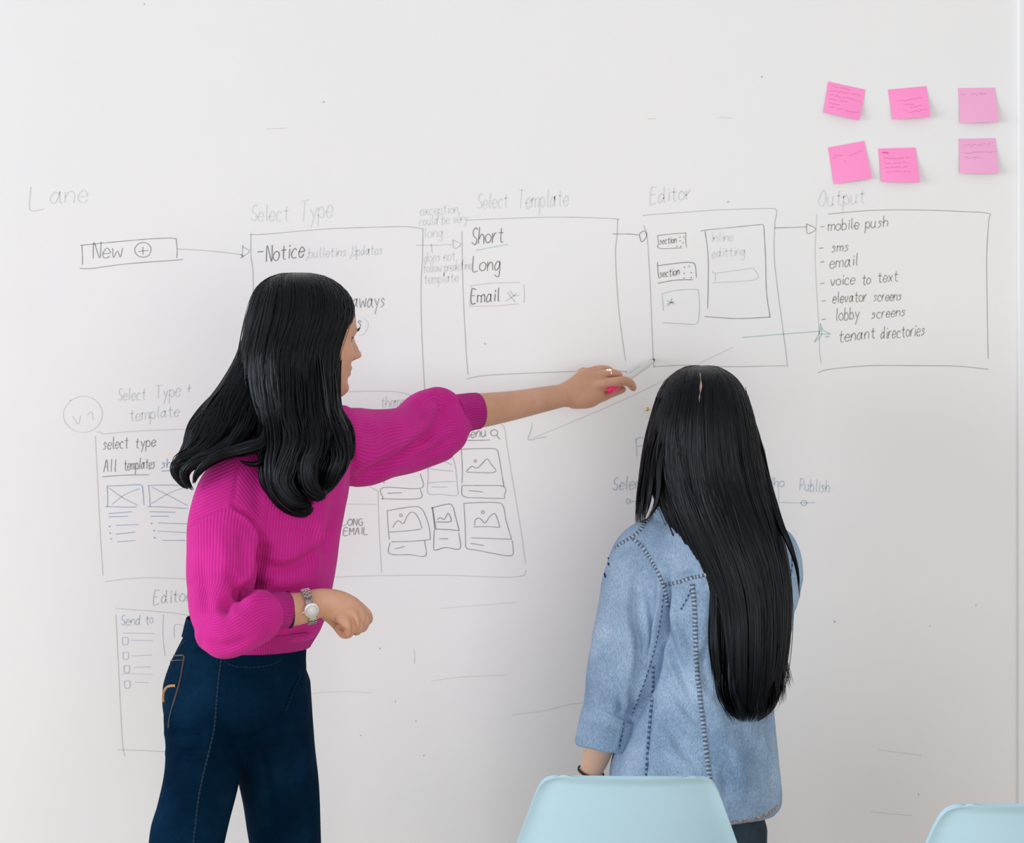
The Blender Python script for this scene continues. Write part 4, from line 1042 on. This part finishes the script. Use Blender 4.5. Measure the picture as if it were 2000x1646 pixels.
mesh_obj('watch_case', *revolve([(.0100, 0), (.0122, .001), (.0128, .004), (.0120, .0062), (.0104, .0070)], cc, cn, 32), M_STEEL, watch)
mesh_obj('watch_dial', *revolve([(.0101, 0), (.0101, .0003)], cc + cn * .0070, cn, 32), M_DIAL, watch)
u_ = cn.orthogonal().normalized(); u_ = (Vector((0, 0, 1)) - cn * cn.z).normalized(); r2 = cn.cross(u_)
def hand_bar(name, ang, ln, w, r0=0):
    d = u_ * math.cos(ang) + r2 * math.sin(ang); s = cn.cross(d); b1 = cc + cn * .0076
    V = [b1 + d * r0 - s * w, b1 + d * r0 + s * w, b1 + d * (r0 + ln) + s * w, b1 + d * (r0 + ln) - s * w]
    V += [v + cn * .0002 for v in V]
    return mesh_obj(name, V, [(0, 1, 2, 3), (7, 6, 5, 4), (0, 4, 5, 1), (1, 5, 6, 2), (2, 6, 7, 3), (3, 7, 4, 0)], M_STEELD if 'mark' in name else M_GOLD, watch, smooth=False)
hand_bar('watch_hand', .6, .0055, .0003); hand_bar('watch_hand', 2.9, .0075, .00022)
for q in range(12): hand_bar('hour_mark', q * math.pi / 6, .0012, .0002, .0080)
mesh_obj('crown', *revolve([(.0012, 0), (.0016, .0006), (.0016, .0026), (.001, .003)], cc + cn * .0035 - axw * .0125, -axw, 12), M_STEEL, watch)
for q in (-1, 1):
    a = CA + q * math.radians(27)
    rot_link('lug', a, .0115, .0075, .0034, 0, M_STEEL)
# black elastic on the near arm
e0 = P(564, 1190.5, -.653)
o = ring_on('hair_tie', e0, P(600, 1186, -.640) - P(545, 1192, -.660), (0, 0, 1), 34.5 * k_, 29.5 * k_, (.0017, .0022), M_BLACK, p1); o['label'] = 'black elastic around the near forearm'
# finger ring
rg = P(1190, 727.5, -.0735)
ax_ = (P(1198, 731, -.062) - P(1175, 726, -.082)).normalized()
fr_ = ring_on('finger_ring', P(1191, 729.4, -.0965), Vector((1, .30, .10)), (0, 0, 1), .0096, .0096, (.0008, .0012), M_GOLD, p1, n=32); fr_['label'] = 'pale gold ring with a flat top'
bm = bmesh.new(); bmesh.ops.create_cube(bm, size=1); cR = P(1189, 722.5, -.1035)
for v in bm.verts: v.co = cR + Vector((v.co.x * .0105, v.co.y * .004, v.co.z * .0034 - v.co.x * .0006))
bmesh.ops.bevel(bm, geom=bm.edges[:], offset=.0009, segments=2, profile=.5, affect='EDGES')
me = bpy.data.meshes.new('ring_stone'); bm.to_mesh(me); bm.free(); link('ring_stone', me, M_GOLD, fr_)

# marker pen, held
pt, pb = Vector(P(1277.5, 702, -.001)), Vector(P(1188, 765, -.130))
pa = (pt - pb).normalized(); L = (pt - pb).length
pen = empty('marker_pen', pb); tagp(pen, 'white marker pen with a neon pink cap on its end, held against the wall', 'marker')
k = .0062
def pp(prof): return [(r_ * 1.0, h * L) for r_, h in prof]
mesh_obj('barrel', *revolve([(.0060, .30 * L), (.0066, .32 * L), (.0066, .84 * L), (.0056, .87 * L), (.0042, .93 * L), (.0032, .965 * L)], pb, pa, 28), M_PENW, pen)
mesh_obj('cap', *revolve([(.0040, 0), (.0064, .006), (.0070, .012), (.0066, .014), (.0072, .016), (.0074, .26 * L), (.0072, .34 * L), (.0066, .342 * L)], pb, pa, 28), M_PENP, pen)
mesh_obj('nib', *revolve([(.0030, .955 * L), (.0030, .985 * L), (.0016, L)], pb, pa, 16), M_BLACK, pen)
# printed strip on the barrel
u2 = (Vector((-.5, -.75, .45)) - pa * Vector((-.5, -.75, .45)).dot(pa)).normalized(); w2 = pa.cross(u2)
V, F = [], []
for q in range(9):
    a = (q - 4) * .07
    for h in (.46, .70): V.append(pb + pa * (h * L) + (u2 * math.cos(a) + w2 * math.sin(a)) * .0068)
for q in range(8): F.append((2 * q, 2 * q + 1, 2 * q + 3, 2 * q + 2))
mesh_obj('print_strip', V, F, M_PENT, pen)

# hair of person 1
H1 = rows([(534, 566, 600, -.50, .015), (538, 540, 628, -.50, .045), (550, 516, 655, -.50, .072), (570, 500, 677, -.50, .090), (595, 491, 690, -.50, .100), (625, 484, 690, -.50, .106), (655, 478, 680, -.50, .108),
           (690, 472, 668, -.51, .106), (730, 468, 665, -.515, .102), (775, 474, 664, -.52, .100), (820, 488, 670, -.525, .098), (860, 503, 678, -.535, .092), (895, 514, 680, -.545, .084), (930, 524, 662, -.555, .070), (962, 538, 640, -.56, .050), (985, 556, 615, -.565, .025)], sub=4)
H2 = limb([(545, 600, -.50, 40, 60), (525, 660, -.51, 46, 60), (500, 720, -.53, 44, 50), (470, 775, -.56, 46, 44), (436, 822, -.59, 46, 36), (408, 862, -.61, 36, 28), (380, 890, -.62, 24, 20), (362, 908, -.62, 14, 12)], sub=6)
core1 = fuse('hair_core', [H1.mesh(40, scale=.94), H2.mesh(28, scale=.86)], .005, M_HAIRB, None, smooth=4)
TWO = 2 * math.pi
def lock(pts): return limb(pts, sub=8, rounded=False)
def deep(pts, dx=0, up=190, dy=.05):
    a = pts[0]; return [(a[0] + dx, a[1] - up, a[2] + dy, a[3] * .3), (a[0] + dx * .55, a[1] - up * .5, a[2] + dy * .45, a[3] * .65)] + pts
L_ = []
# angles: 0 = right edge, pi = left edge, -pi/2 = towards the room
L_.append((H1, .36, -math.pi, 0, (0, .10), (.80, 1.0), 0, .03, .02))
L_.append((H1, .12, 0, math.pi, (0, .10), (.70, .95), 0, .03, .02))
L_.append((H1, .004, -math.pi, 0, (0, .2), (.8, 1.0), .05, .2, .12)); L_.append((H2, .004, 0, TWO, (0, .2), (.8, 1.0), .05, .3, .3))
L_.append((H2, .16, 0, TWO, (0, .15), (.8, 1.0), .1, .12, .06))
locks1 = [
    [(545, 800, -.60, 26), (545, 860, -.63, 26), (535, 910, -.64, 22), (540, 950, -.64, 20), (562, 980, -.64, 17), (592, 998, -.63, 11), (612, 992, -.62, 4)],
    [(575, 800, -.62, 28), (578, 860, -.64, 28), (560, 910, -.65, 24), (556, 945, -.655, 20), (580, 978, -.65, 15), (612, 986, -.64, 5)],
    [(610, 800, -.61, 28), (615, 860, -.635, 28), (600, 905, -.645, 24), (604, 945, -.645, 20), (622, 965, -.64, 13), (635, 958, -.63, 5)],
    [(638, 800, -.57, 22), (650, 850, -.59, 26), (658, 890, -.60, 22), (646, 925, -.605, 18), (628, 955, -.60, 12), (604, 968, -.60, 5)],
    [(648, 790, -.54, 14), (668, 840, -.55, 18), (676, 872, -.555, 14), (680, 892, -.555, 8), (672, 905, -.55, 4)],
    [(525, 810, -.58, 18), (520, 850, -.61, 18), (526, 900, -.63, 17), (524, 935, -.635, 14), (540, 965, -.635, 10), (560, 985, -.63, 4)],
]
for lk in locks1: L_.append((lock(deep(lk)), .055, 0, TWO, (0, .5), (.85, 1.0), .6, .35, .35))
locks2 = [
    [(480, 740, -.56, 22), (452, 790, -.59, 24), (430, 835, -.61, 20), (405, 868, -.63, 16), (372, 890, -.64, 12), (350, 900, -.64, 9), (341, 912, -.635, 4)],
    [(470, 770, -.57, 22), (440, 800, -.59, 24), (402, 830, -.60, 22), (382, 860, -.60, 18), (366, 890, -.60, 14), (352, 910, -.60, 10), (356, 932, -.60, 7), (372, 954, -.60, 2)],
    [(500, 770, -.57, 18), (480, 830, -.60, 20), (450, 868, -.63, 16), (420, 888, -.65, 13), (390, 898, -.655, 10), (365, 915, -.65, 9), (362, 935, -.645, 7), (377, 958, -.64, 2)],
    [(530, 820, -.60, 12), (515, 862, -.64, 13), (480, 876, -.66, 11), (440, 886, -.665, 9), (405, 903, -.66, 8), (385, 925, -.655, 5), (378, 945, -.65, 2)],
    [(452, 760, -.55, 12), (418, 790, -.57, 14), (384, 826, -.58, 12), (370, 855, -.585, 9), (362, 880, -.585, 6), (350, 896, -.585, 2)],
    [(535, 880, -.63, 3), (508, 903, -.650, 4), (488, 906, -.654, 3), (468, 899, -.654, 1)],
    [(360, 900, -.62, 9), (346, 908, -.62, 11), (345, 925, -.62, 9), (356, 944, -.62, 5), (368, 955, -.62, 2)],
]
for k, lk in enumerate(locks2): L_.append((lock(lk), .035 if k < 5 else .012, 0, TWO, (0, .2), (.85, 1.0), .5, .35, .4))
class Fall:
    """strands that lie on the crown first and then run down a lock"""
    def __init__(s, a, b, thc, ta): s.a, s.b, s.thc, s.ta = a, b, thc, ta
    def pos(s, t, th, k=1.0):
        t = np.asarray(t); k = np.asarray(k)
        A_ = s.a.pos(np.clip(t / .5 * s.ta, 0, .80), s.thc + (th + math.pi / 2) * .22, k)
        B_ = s.b.pos(np.clip((t - .42) / .58, 0, 1), th, k)
        w = np.clip((t - .36) / .26, 0, 1); w = (w * w * (3 - 2 * w))[..., None]
        return A_ * (1 - w) + B_ * w
for lk in locks1:
    c_ = (lk[0][0] - 572) / 100.0; L_.append((Fall(H1, lock(lk), -math.acos(max(-.97, min(.97, c_))), .64), .05, -math.pi, .1, (0, .12), (.85, 1.0), 0, .06, .05))
hair1 = strands(L_, 6500, .0010, p1)
# the core and the lock bodies belong to the same hair mesh
parts = [lock(lk).mesh(12, scale=.72) for lk in locks1 + locks2]
core1b = fuse('hc', parts, .004, M_HAIRB, None, smooth=2)
def join(dst, others):
    V, N = get_v(dst); me = dst.data
    bm = bmesh.new(); bm.from_mesh(me)
    for o in others:
        n0 = len(bm.faces); bm.from_mesh(o.data); bm.faces.ensure_lookup_table()
        for f in bm.faces[n0:]: f.material_index = 1; f.smooth = True
        m_ = o.data; bpy.data.objects.remove(o); bpy.data.meshes.remove(m_)
    bm.to_mesh(me); bm.free(); me.materials.append(M_HAIRB)
join(hair1, [core1, core1b])

# ================================================================== PERSON 2 : denim jacket, seen from behind
Y2 = -.36
p2 = empty('person', (P(1390, 2200, Y2).x, Y2, 0))
tagp(p2, 'person seen from behind, very long straight black hair, washed denim jacket, behind the blue chair', 'person')
hp2, fr2 = head(P(1372, 945, Y2 + .005), (.05, 1, -.02), (0, 0, 1), .92)
sk2 = list(hp2)
addl(sk2, [(1380, 900, Y2, 50), (1382, 980, Y2, 50), (1385, 1040, Y2, 56)])
addl(sk2, [(1385, 1020, Y2, 60, 60), (1385, 1100, Y2, 110, 70), (1380, 1250, Y2, 105, 68), (1370, 1400, Y2, 110, 74), (1368, 1500, Y2, 118, 84), (1368, 1560, Y2, 100, 84)], n=28)
addl(sk2, [(1300, 1060, Y2, 38), (1245, 1080, Y2, 40), (1225, 1200, Y2 - .01, 36), (1210, 1300, Y2 - .02, 33), (1190, 1400, Y2 - .01, 31), (1167, 1470, Y2, 27.5), (1152, 1512, Y2 + .01, 22, 20), (1142, 1550, Y2 + .02, 20, 16), (1138, 1575, Y2 + .025, 24, 14), (1136, 1602, Y2 + .03, 24, 12)])
for dx, ln in ((-16, 48), (-6, 58), (5, 56), (15, 46)):
    addl(sk2, [(1136 + dx, 1596, Y2 + .03, 8), (1136 + dx * 1.1, 1596 + ln * .55, Y2 + .038, 7), (1138 + dx, 1596 + ln, Y2 + .055, 6)], n=12)
addl(sk2, [(1148, 1570, Y2 + .03, 11), (1162, 1598, Y2 + .045, 9), (1164, 1620, Y2 + .055, 7)], n=12)
addl(sk2, [(1460, 1060, Y2, 38), (1515, 1080, Y2, 40), (1512, 1180, Y2, 26), (1502, 1258, Y2 + .02, 22), (1490, 1258, Y2 + .09, 22), (1466, 1250, Y2 + .16, 20)])
for k4 in range(4): addl(sk2, [(1466, 1238 + k4 * 11, Y2 + .165, 7), (1440, 1238 + k4 * 11, Y2 + .185, 6.5), (1424, 1240 + k4 * 10, Y2 + .17, 6)], n=12)
addl(sk2, [(1470, 1236, Y2 + .15, 9), (1450, 1224, Y2 + .16, 7.5), (1436, 1222, Y2 + .165, 6.5)], n=12)
for s in (-1, 1):
    addl(sk2, [(1370 + s * 55, 1540, Y2, 60), (1370 + s * 55, 1650, Y2, 56), (1370 + s * 52, 1850, Y2 + .01, 40), (1370 + s * 52, 2000, Y2, 38), (1372 + s * 52, 2260, Y2, 22), (1372 + s * 52, 2310, Y2, 22)])
    addl(sk2, [(1372 + s * 52, 2325, Y2 - .01, 22), (1374 + s * 54, 2320, Y2 + .07, 22), (1376 + s * 56, 2308, Y2 + .14, 18)])
body2 = fuse('body', sk2, .0032, M_SKIN2, p2, smooth=3)
lips_attr(body2, fr2); face_parts(fr2, p2)

jk = rows([(1000, 1312, 1452, Y2, .070), (1020, 1280, 1484, Y2, .085), (1045, 1250, 1512, Y2, .097), (1080, 1236, 1530, Y2, .106), (1130, 1236, 1532, Y2, .108), (1200, 1242, 1526, Y2, .106), (1280, 1240, 1516, Y2, .102),
           (1360, 1226, 1509, Y2, .104), (1430, 1212, 1514, Y2, .110), (1480, 1196, 1520, Y2, .118), (1540, 1190, 1526, Y2, .121), (1572, 1192, 1523, Y2, .120), (1584, 1196, 1512, Y2, .119)], sub=5)
slL = limb([(1285, 1045, Y2, 40, 48), (1252, 1075, Y2 - .005, 52, 54), (1240, 1120, Y2 - .012, 60, 54), (1232, 1180, Y2 - .02, 64, 52), (1221, 1250, Y2 - .026, 66, 50), (1206, 1320, Y2 - .026, 60, 48), (1194, 1370, Y2 - .022, 52, 46), (1188, 1395, Y2 - .02, 48, 44)], sub=7)
slR = limb([(1480, 1045, Y2, 40, 46), (1512, 1078, Y2, 46, 52), (1520, 1120, Y2, 46, 50), (1514, 1180, Y2, 42, 48), (1506, 1240, Y2 + .005, 38, 46), (1494, 1290, Y2 + .02, 40, 44), (1486, 1300, Y2 + .06, 38, 36)], sub=7)
cl = limb([(1300, 1000, Y2 - .01, 26, 28), (1340, 985, Y2 - .03, 26, 26), (1385, 982, Y2 - .035, 26, 26), (1430, 985, Y2 - .03, 26, 26), (1465, 1000, Y2 - .01, 26, 28)])
jacket = fuse('denim_jacket', [jk.mesh(44), slL.mesh(32), slR.mesh(32), cl.mesh(20)], .0040, M_JACKET, p2, smooth=5)
folds(jacket, [
    ([(1300, 1110), (1302, 1160), (1296, 1220), (1286, 1280), (1268, 1340), (1244, 1395)], 7, -12, 5),
    ([(1310, 1180), (1322, 1230), (1345, 1290)], 10, 6), ([(1300, 1200), (1306, 1250), (1330, 1310), (1352, 1370)], 8, -5, 3), ([(1310, 1330), (1345, 1390), (1375, 1420)], 8, -3, 2), ([(1300, 1400), (1330, 1460), (1360, 1490)], 9, -3, 2),
    ([(1246, 1130), (1240, 1200), (1252, 1270), (1240, 1340)], 9, -5, 3), ([(1210, 1100), (1212, 1180), (1200, 1260)], 10, 2.5), ([(1262, 1180), (1262, 1240), (1250, 1310)], 7, 4), ([(1205, 1360), (1212, 1384), (1206, 1398)], 6, -4), ([(1230, 1350), (1232, 1380), (1226, 1395)], 5, -4, 3),
    ([(1380, 1260), (1370, 1300), (1385, 1350)], 7, -3, 2), ([(1400, 1440), (1440, 1480), (1460, 1540)], 12, 3), ([(1440, 1420), (1480, 1480), (1500, 1560)], 10, -3), ([(1500, 1420), (1508, 1480), (1512, 1560)], 6, -4, 2), ([(1410, 1500), (1420, 1560)], 8, -3),
    ([(1530, 1180), (1548, 1196)], 8, -9), ([(1520, 1262), (1545, 1275)], 7, -8), ([(1510, 1355), (1525, 1362)], 6, -5), ([(1530, 1215), (1546, 1225)], 8, 5), ([(1525, 1300), (1545, 1303)], 7, 5), ([(1540, 1060), (1552, 1100), (1550, 1150)], 6, -3),
    ([(1320, 1130), (1345, 1122), (1362, 1128)], 5, -4, 2), ([(1270, 1480), (1262, 1510)], 5, -3), ([(1280, 1290), (1274, 1380), (1266, 1460), (1258, 1510)], 4, -2.5)], 1.9)
wobble(jacket, .0030, 19, 9.0); wobble(jacket, .0012, 60, 4.0)
tk = bvh(jacket)
lay('back_seam', tk, [(1352, 1140), (1356, 1180), (1358, 1230), (1360, 1290), (1366, 1350), (1373, 1410), (1380, 1470), (1386, 1520), (1390, 1560)], 10, .0016, M_SEAM, p2, sub=14)
lay('back_seam', tk, [(1276, 1300), (1275, 1340), (1270, 1400), (1266, 1450), (1262, 1510), (1258, 1545)], 6, .0012, M_SEAMD, p2, sub=14)
lay('back_yoke_seam', tk, [(1298, 1142), (1320, 1138), (1345, 1130), (1362, 1126), (1380, 1122)], 8, .0016, M_SEAM, p2, sub=10)
lay('armhole_seam', tk, [(1236, 1052), (1252, 1066), (1266, 1084), (1280, 1108), (1292, 1134), (1300, 1160), (1304, 1186)], 8, .0016, M_SEAM, p2, sub=10)
lay('shoulder_seam', tk, [(1286, 992), (1272, 1006), (1258, 1024), (1246, 1040), (1222, 1056), (1200, 1070)], 8, .0014, M_SEAM, p2, sub=10)
lay('yoke_panel_seam', tk, [(1352, 1140), (1346, 1160), (1330, 1190)], 4, .0010, M_SEAMD, p2)
lay('sleeve_seam', tk, [(1296, 1160), (1290, 1210), (1280, 1260), (1266, 1310), (1250, 1355), (1236, 1392)], 3, .0010, M_SEAMD, p2)
lay('right_armhole_seam', tk, [(1548, 1080), (1546, 1110), (1540, 1140)], 5, .0012, M_SEAMD, p2)
lay('frayed_hem', tk, [(1380, 1608), (1400, 1608), (1430, 1607), (1460, 1602), (1490, 1593), (1508, 1583), (1516, 1574)], 7, .0020, M_FRAY, p2, sub=10)
# rolled cuff
cf = limb([(1193, 1388, Y2 - .02, 52, 48), (1190, 1394, Y2 - .02, 55, 51), (1186, 1412, Y2 - .018, 55.5, 51), (1180, 1440, Y2 - .014, 55, 50), (1176, 1456, Y2 - .012, 54, 49), (1175, 1462, Y2 - .012, 50, 46)], sub=5, rounded=False)
o_ = fuse('rolled_cuff', [cf.mesh(40, scale=1.0)], .0038, M_JACKET, p2, smooth=2)
folds(o_, [([(1222, 1416), (1216, 1440), (1212, 1466)], 4, -6, 3), ([(1150, 1405), (1180, 1418), (1210, 1424)], 8, 1.5), ([(1140, 1440), (1175, 1452), (1205, 1455)], 9, -1.5)])
wobble(o_, .0028, 26, 3.0)
tc = bvh(o_)
lay('cuff_seam', tc, [(1218, 1410), (1214, 1435), (1209, 1462)], 4, .0014, M_SEAMD, p2)
# small dark embroidery marks on the sleeve edge
for q in ([(1186, 1085), (1189, 1091)], [(1181, 1120), (1183, 1128)], [(1188, 1100), (1190, 1103)]):
    lay('sleeve_mark', tk, q, 4, .0010, M_JEANS, p2)
jn2 = rows([(1560, 1250, 1490, Y2, .10), (1600, 1250, 1490, Y2, .10), (1640, 1252, 1498, Y2, .098), (1670, 1256, 1494, Y2, .09)], sub=4)
lg = [limb([(1372 + s * 62, 1620, Y2, 66, 66), (1372 + s * 62, 1700, Y2, 62, 62), (1370 + s * 54, 1850, Y2 + .01, 48), (1370 + s * 54, 2000, Y2, 44), (1372 + s * 52, 2290, Y2, 30)]).mesh(28) for s in (-1, 1)]
jeans2 = fuse('jeans', [jn2.mesh(36)] + lg, .005, M_JEANS2, p2, smooth=4); wobble(jeans2, .003, 20, 1.0)
for s in (-1, 1):
    t = limb([(1372 + s * 52, 2316, Y2 - .03, 28), (1374 + s * 54, 2312, Y2 + .06, 29), (1377 + s * 57, 2300, Y2 + .16, 24)])
    V, F = t.mesh(24); V = [(v[0], v[1], max(v[2], .004)) for v in V]; mesh_obj('shoe', V, F, M_SHOEW, p2)
o = ring_on('wrist_band', P(1154, 1507, Y2 + .008), P(1142, 1550, Y2 + .02) - P(1167, 1470, Y2), (1, 0, 0), 25.5 * 3.14 / FPX, 24 * 3.14 / FPX, (.0016, .0024), M_BLACK, p2); o['label'] = 'black wrist band just above the chair back'

# hair of person 2
A1 = rows([(714, 1358, 1384, Y2, .012), (718, 1336, 1404, Y2 - .002, .045), (730, 1316, 1426, Y2 - .004, .070), (748, 1301, 1443, Y2 - .006, .088), (775, 1287, 1457, Y2 - .008, .098), (810, 1277, 1468, Y2 - .01, .104), (850, 1270, 1476, Y2 - .01, .106),
           (890, 1268, 1483, Y2 - .012, .106), (930, 1272, 1492, Y2 - .014, .104), (970, 1282, 1502, Y2 - .018, .106), (1010, 1298, 1514, Y2 - .024, .110), (1060, 1320, 1527, Y2 - .030, .110), (1120, 1350, 1538, Y2 - .034, .108),
           (1180, 1371, 1541, Y2 - .044, .098), (1240, 1381, 1539, Y2 - .056, .086), (1300, 1390, 1532, Y2 - .068, .070), (1350, 1400, 1521, Y2 - .078, .052), (1385, 1414, 1508, Y2 - .084, .034), (1408, 1440, 1482, Y2 - .086, .014)], sub=4)
A1d = rows([(714, 1358, 1384, Y2, .012), (718, 1336, 1404, Y2 - .002, .045), (730, 1316, 1426, Y2 - .004, .070), (748, 1301, 1443, Y2 - .006, .088), (775, 1287, 1457, Y2 - .008, .098), (810, 1276, 1468, Y2 - .01, .104), (850, 1266, 1476, Y2 - .01, .104),
            (890, 1259, 1483, Y2 - .008, .100), (930, 1254, 1493, Y2 - .006, .095), (965, 1250, 1503, Y2 - .004, .090), (1000, 1247, 1518, Y2, .088), (1040, 1246, 1534, Y2 + .01, .095)], sub=4)
front = rows([(714, 1358, 1384, Y2, .012), (730, 1316, 1426, Y2, .070), (775, 1287, 1457, Y2, .100), (850, 1268, 1476, Y2, .090), (930, 1262, 1490, Y2 + .01, .070)], sub=4)
A1c = Tube(A1.C[:-14], A1.A[:-14], A1.B[:-14])
core2 = fuse('hc2', [A1c.mesh(44, scale=.95), rows([(760, 1300, 1448, Y2, .085), (850, 1276, 1470, Y2, .09), (950, 1274, 1480, Y2, .08), (1000, 1290, 1490, Y2, .06)]).mesh(36)], .005, M_HAIRB, None, smooth=3)
S2 = []
S2.append((A1, .50, -math.pi - .12, .12, (0, .02), (.80, 1.0), 0, .02, .03))
S2.append((A1, .16, -math.pi + .2, -.1, (.35, .6), (.9, 1.0), .05, .05, .05))
S2.append((A1, .004, -math.pi - .1, .1, (.1, .5), (.9, 1.0), .05, .25, .22))
S2.append((A1d, .11, -math.pi - .30, -math.pi + .40, (0, .05), (.72, 1.0), 0, .02, .02))
S2.append((A1d, .05, -.25, .25, (0, .05), (.75, 1.0), 0, .02, .02))
S2.append((A1d, .10, .2, math.pi - .2, (0, .08), (.3, .55), 0, .02, .02))
side_l = [
    [(1262, 880, Y2 - .02, 6), (1254, 930, Y2 - .02, 5), (1247, 970, Y2 - .03, 4), (1243, 1006, Y2 - .035, 2)],
    [(1270, 880, Y2 - .04, 7), (1263, 930, Y2 - .05, 5.5), (1256, 975, Y2 - .06, 4), (1253, 1015, Y2 - .062, 2)],
    [(1279, 890, Y2 - .06, 7), (1272, 940, Y2 - .070, 5), (1266, 980, Y2 - .072, 4), (1257, 1016, Y2 - .07, 2)],
    [(1288, 910, Y2 - .075, 7), (1286, 955, Y2 - .078, 5), (1279, 990, Y2 - .078, 3.5), (1260, 1018, Y2 - .07, 1.5)],
    [(1480, 860, Y2 - .02, 8), (1496, 930, Y2 - .02, 7), (1514, 990, Y2 - .06, 6), (1528, 1030, Y2 - .080, 5), (1543, 1062, Y2 - .085, 4), (1557, 1100, Y2 - .08, 2)],
    [(1498, 940, Y2 - .04, 6), (1522, 1020, Y2 - .08, 5), (1540, 1060, Y2 - .09, 3.5), (1557, 1110, Y2 - .08, 2), (1562, 1170, Y2 - .06, 1)],
    [(1476, 830, Y2 - .02, 3), (1494, 900, Y2 - .01, 2), (1512, 960, Y2, 1)],
]
for k, s_ in enumerate(side_l): S2.append((lock(deep(s_, (22 if k < 4 else -26), 110, .0) if k < 6 else s_), .008 if k < 6 else .001, 0, TWO, (0, .45), (.8, 1.0), .1, .1, .5))
tips = [[(1500, 1250, Y2 - .10, 26, 12), (1506, 1300, Y2 - .10, 22, 10), (1514, 1340, Y2 - .10, 16, 8), (1524, 1380, Y2 - .10, 9, 5)],
        [(1430, 1330, Y2 - .12, 26, 10), (1440, 1370, Y2 - .12, 24, 8), (1452, 1412, Y2 - .12, 15, 5)],
        [(1480, 1330, Y2 - .12, 28, 10), (1484, 1370, Y2 - .12, 25, 8), (1484, 1408, Y2 - .12, 18, 5)],
        [(1530, 1260, Y2 - .09, 3), (1540, 1320, Y2 - .09, 5), (1548, 1350, Y2 - .09, 5)],
        [(1400, 1240, Y2 - .12, 14, 8), (1404, 1300, Y2 - .12, 12, 7), (1412, 1370, Y2 - .12, 10, 4)]]
for k, s_ in enumerate(tips): S2.append((lock(deep(s_, 0, 220, .035)), .03 if k != 3 else .002, 0, TWO, (0, .5), (.75, 1.0), .1, .1, .4))
hair2 = strands(S2, 7000, .0009, p2)
join(hair2, [core2])
# parting: a strip of scalp
V, F = [], []
tmp_ = mesh_obj('tmp', *A1.mesh(60, scale=1.050), None); th_ = bvh(tmp_); bpy.data.objects.remove(tmp_)
o = lay('hair_parting', th_, [(1366, 722), (1368, 735), (1369, 750), (1368, 765), (1366, 776), (1366, 786)], 4.2, .0006, M_SCALP, p2, sub=4, off=.0, wfun=lambda t: (.25 + 1.0 * math.sin(t * 3.0) * (1 - .6 * t)) * (.8 + .4 * math.sin(t * 17)))
if o: o['label'] = 'strip of scalp along the parting'

# ================================================================== chairs
def make_chair():
    root = empty('shell_chair', (0, 0, 0))
    # profile of the shell from the front lip of the seat (y = .40, chair faces +y) to the top of the back; columns: y, z, half width, forward curl of the sides
    prof = [(.405, .415, .165, .000), (.400, .432, .190, .006), (.375, .442, .212, .014), (.31, .440, .226, .026), (.22, .430, .232, .038), (.13, .432, .230, .052), (.075, .452, .226, .066), (.045, .490, .222, .074), (.030, .54, .214, .074),
            (.018, .60, .202, .068), (.008, .66, .188, .058), (.000, .715, .173, .046), (-.006, .755, .160, .038), (-.011, .795, .146, .030), (-.014, .825, .135, .026), (-.016, .842, .126, .022), (-.0168, .850, .117, .019), (-.017, .8545, .104, .015), (-.017, .856, .088, .011)]
    K = catmull(prof, 4); nu = 28; V, F = [], []
    for i, (y, z, w, c) in enumerate(K):
        a = K[max(i - 1, 0)]; b_ = K[min(i + 1, len(K) - 1)]
        t = Vector((0, b_[0] - a[0], b_[1] - a[1])).normalized(); n = Vector((0, t.z, -t.y))     # points forward / up, into the sitter's side
        if n.y < 0 and z > .5: n = -n
        if n.z < 0 and z <= .5: n = -n
        for j in range(nu + 1):
            u = -1 + 2 * j / nu
            eu = max(0, (abs(u) - .88) / .12); ev = max(0, (z - .842) / .014) if z > .8 else 0
            curl = c * (abs(u) ** 2.2) - .007 * min(1, math.hypot(eu, ev)) ** 1.6
            V.append(Vector((u * w, y, z)) + n * curl)
    for i in range(len(K) - 1):
        for j in range(nu):
            a = i * (nu + 1) + j; F.append((a, a + 1, a + nu + 2, a + nu + 1))
    sh = mesh_obj('seat_shell', V, F, M_PLASTIC, root)
    s = sh.modifiers.new('solid', 'SOLIDIFY'); s.thickness = .006; s.offset = 0
    s = sh.modifiers.new('bevel', 'BEVEL'); s.width = .002; s.segments = 3; s.limit_method = 'ANGLE'
    s = sh.modifiers.new('sub', 'SUBSURF'); s.levels = 1; s.render_levels = 2
    for sx in (-1, 1):
        for y0, y1 in ((.32, .42), (.10, -.02)):
            V, F = revolve([(.009, 0), (.013, .2), (.015, .42), (.012, .44)], (sx * .235, y1, 0), (Vector((sx * .11, y0, .43)) - Vector((sx * .235, y1, 0))), 16)
            mesh_obj('leg', V, F, M_WOODLEG, root)
    V, F = revolve([(.005, 0), (.005, .42)], (-.15, .34, .30), (.30, -.26, 0), 10)
    mesh_obj('brace', V, F, M_WIRE, root); V, F = revolve([(.005, 0), (.005, .42)], (.15, .34, .30), (-.30, -.26, 0), 10); mesh_obj('brace', V, F, M_WIRE, root)
    return root
ch1 = make_chair()
tagp(ch1, 'pale blue moulded plastic chair in front of the person in denim', 'chair', 'pale blue shell chairs')
ch2 = ch1.copy(); COL.objects.link(ch2)
for c_ in [o for o in COL.objects if o.parent == ch1]:
    d = c_.copy(); COL.objects.link(d); d.parent = ch2
ch2['label'] = 'pale blue moulded plastic chair cut off by the right edge of the photo'
ch1.location = (P(1227, 1515, -.88).x, -.865, 0); ch1.rotation_euler = (0, 0, math.radians(-2))
ch2.location = (P(2020, 1575, -1.06).x, -1.05, 0); ch2.rotation_euler = (0, 0, math.radians(6))
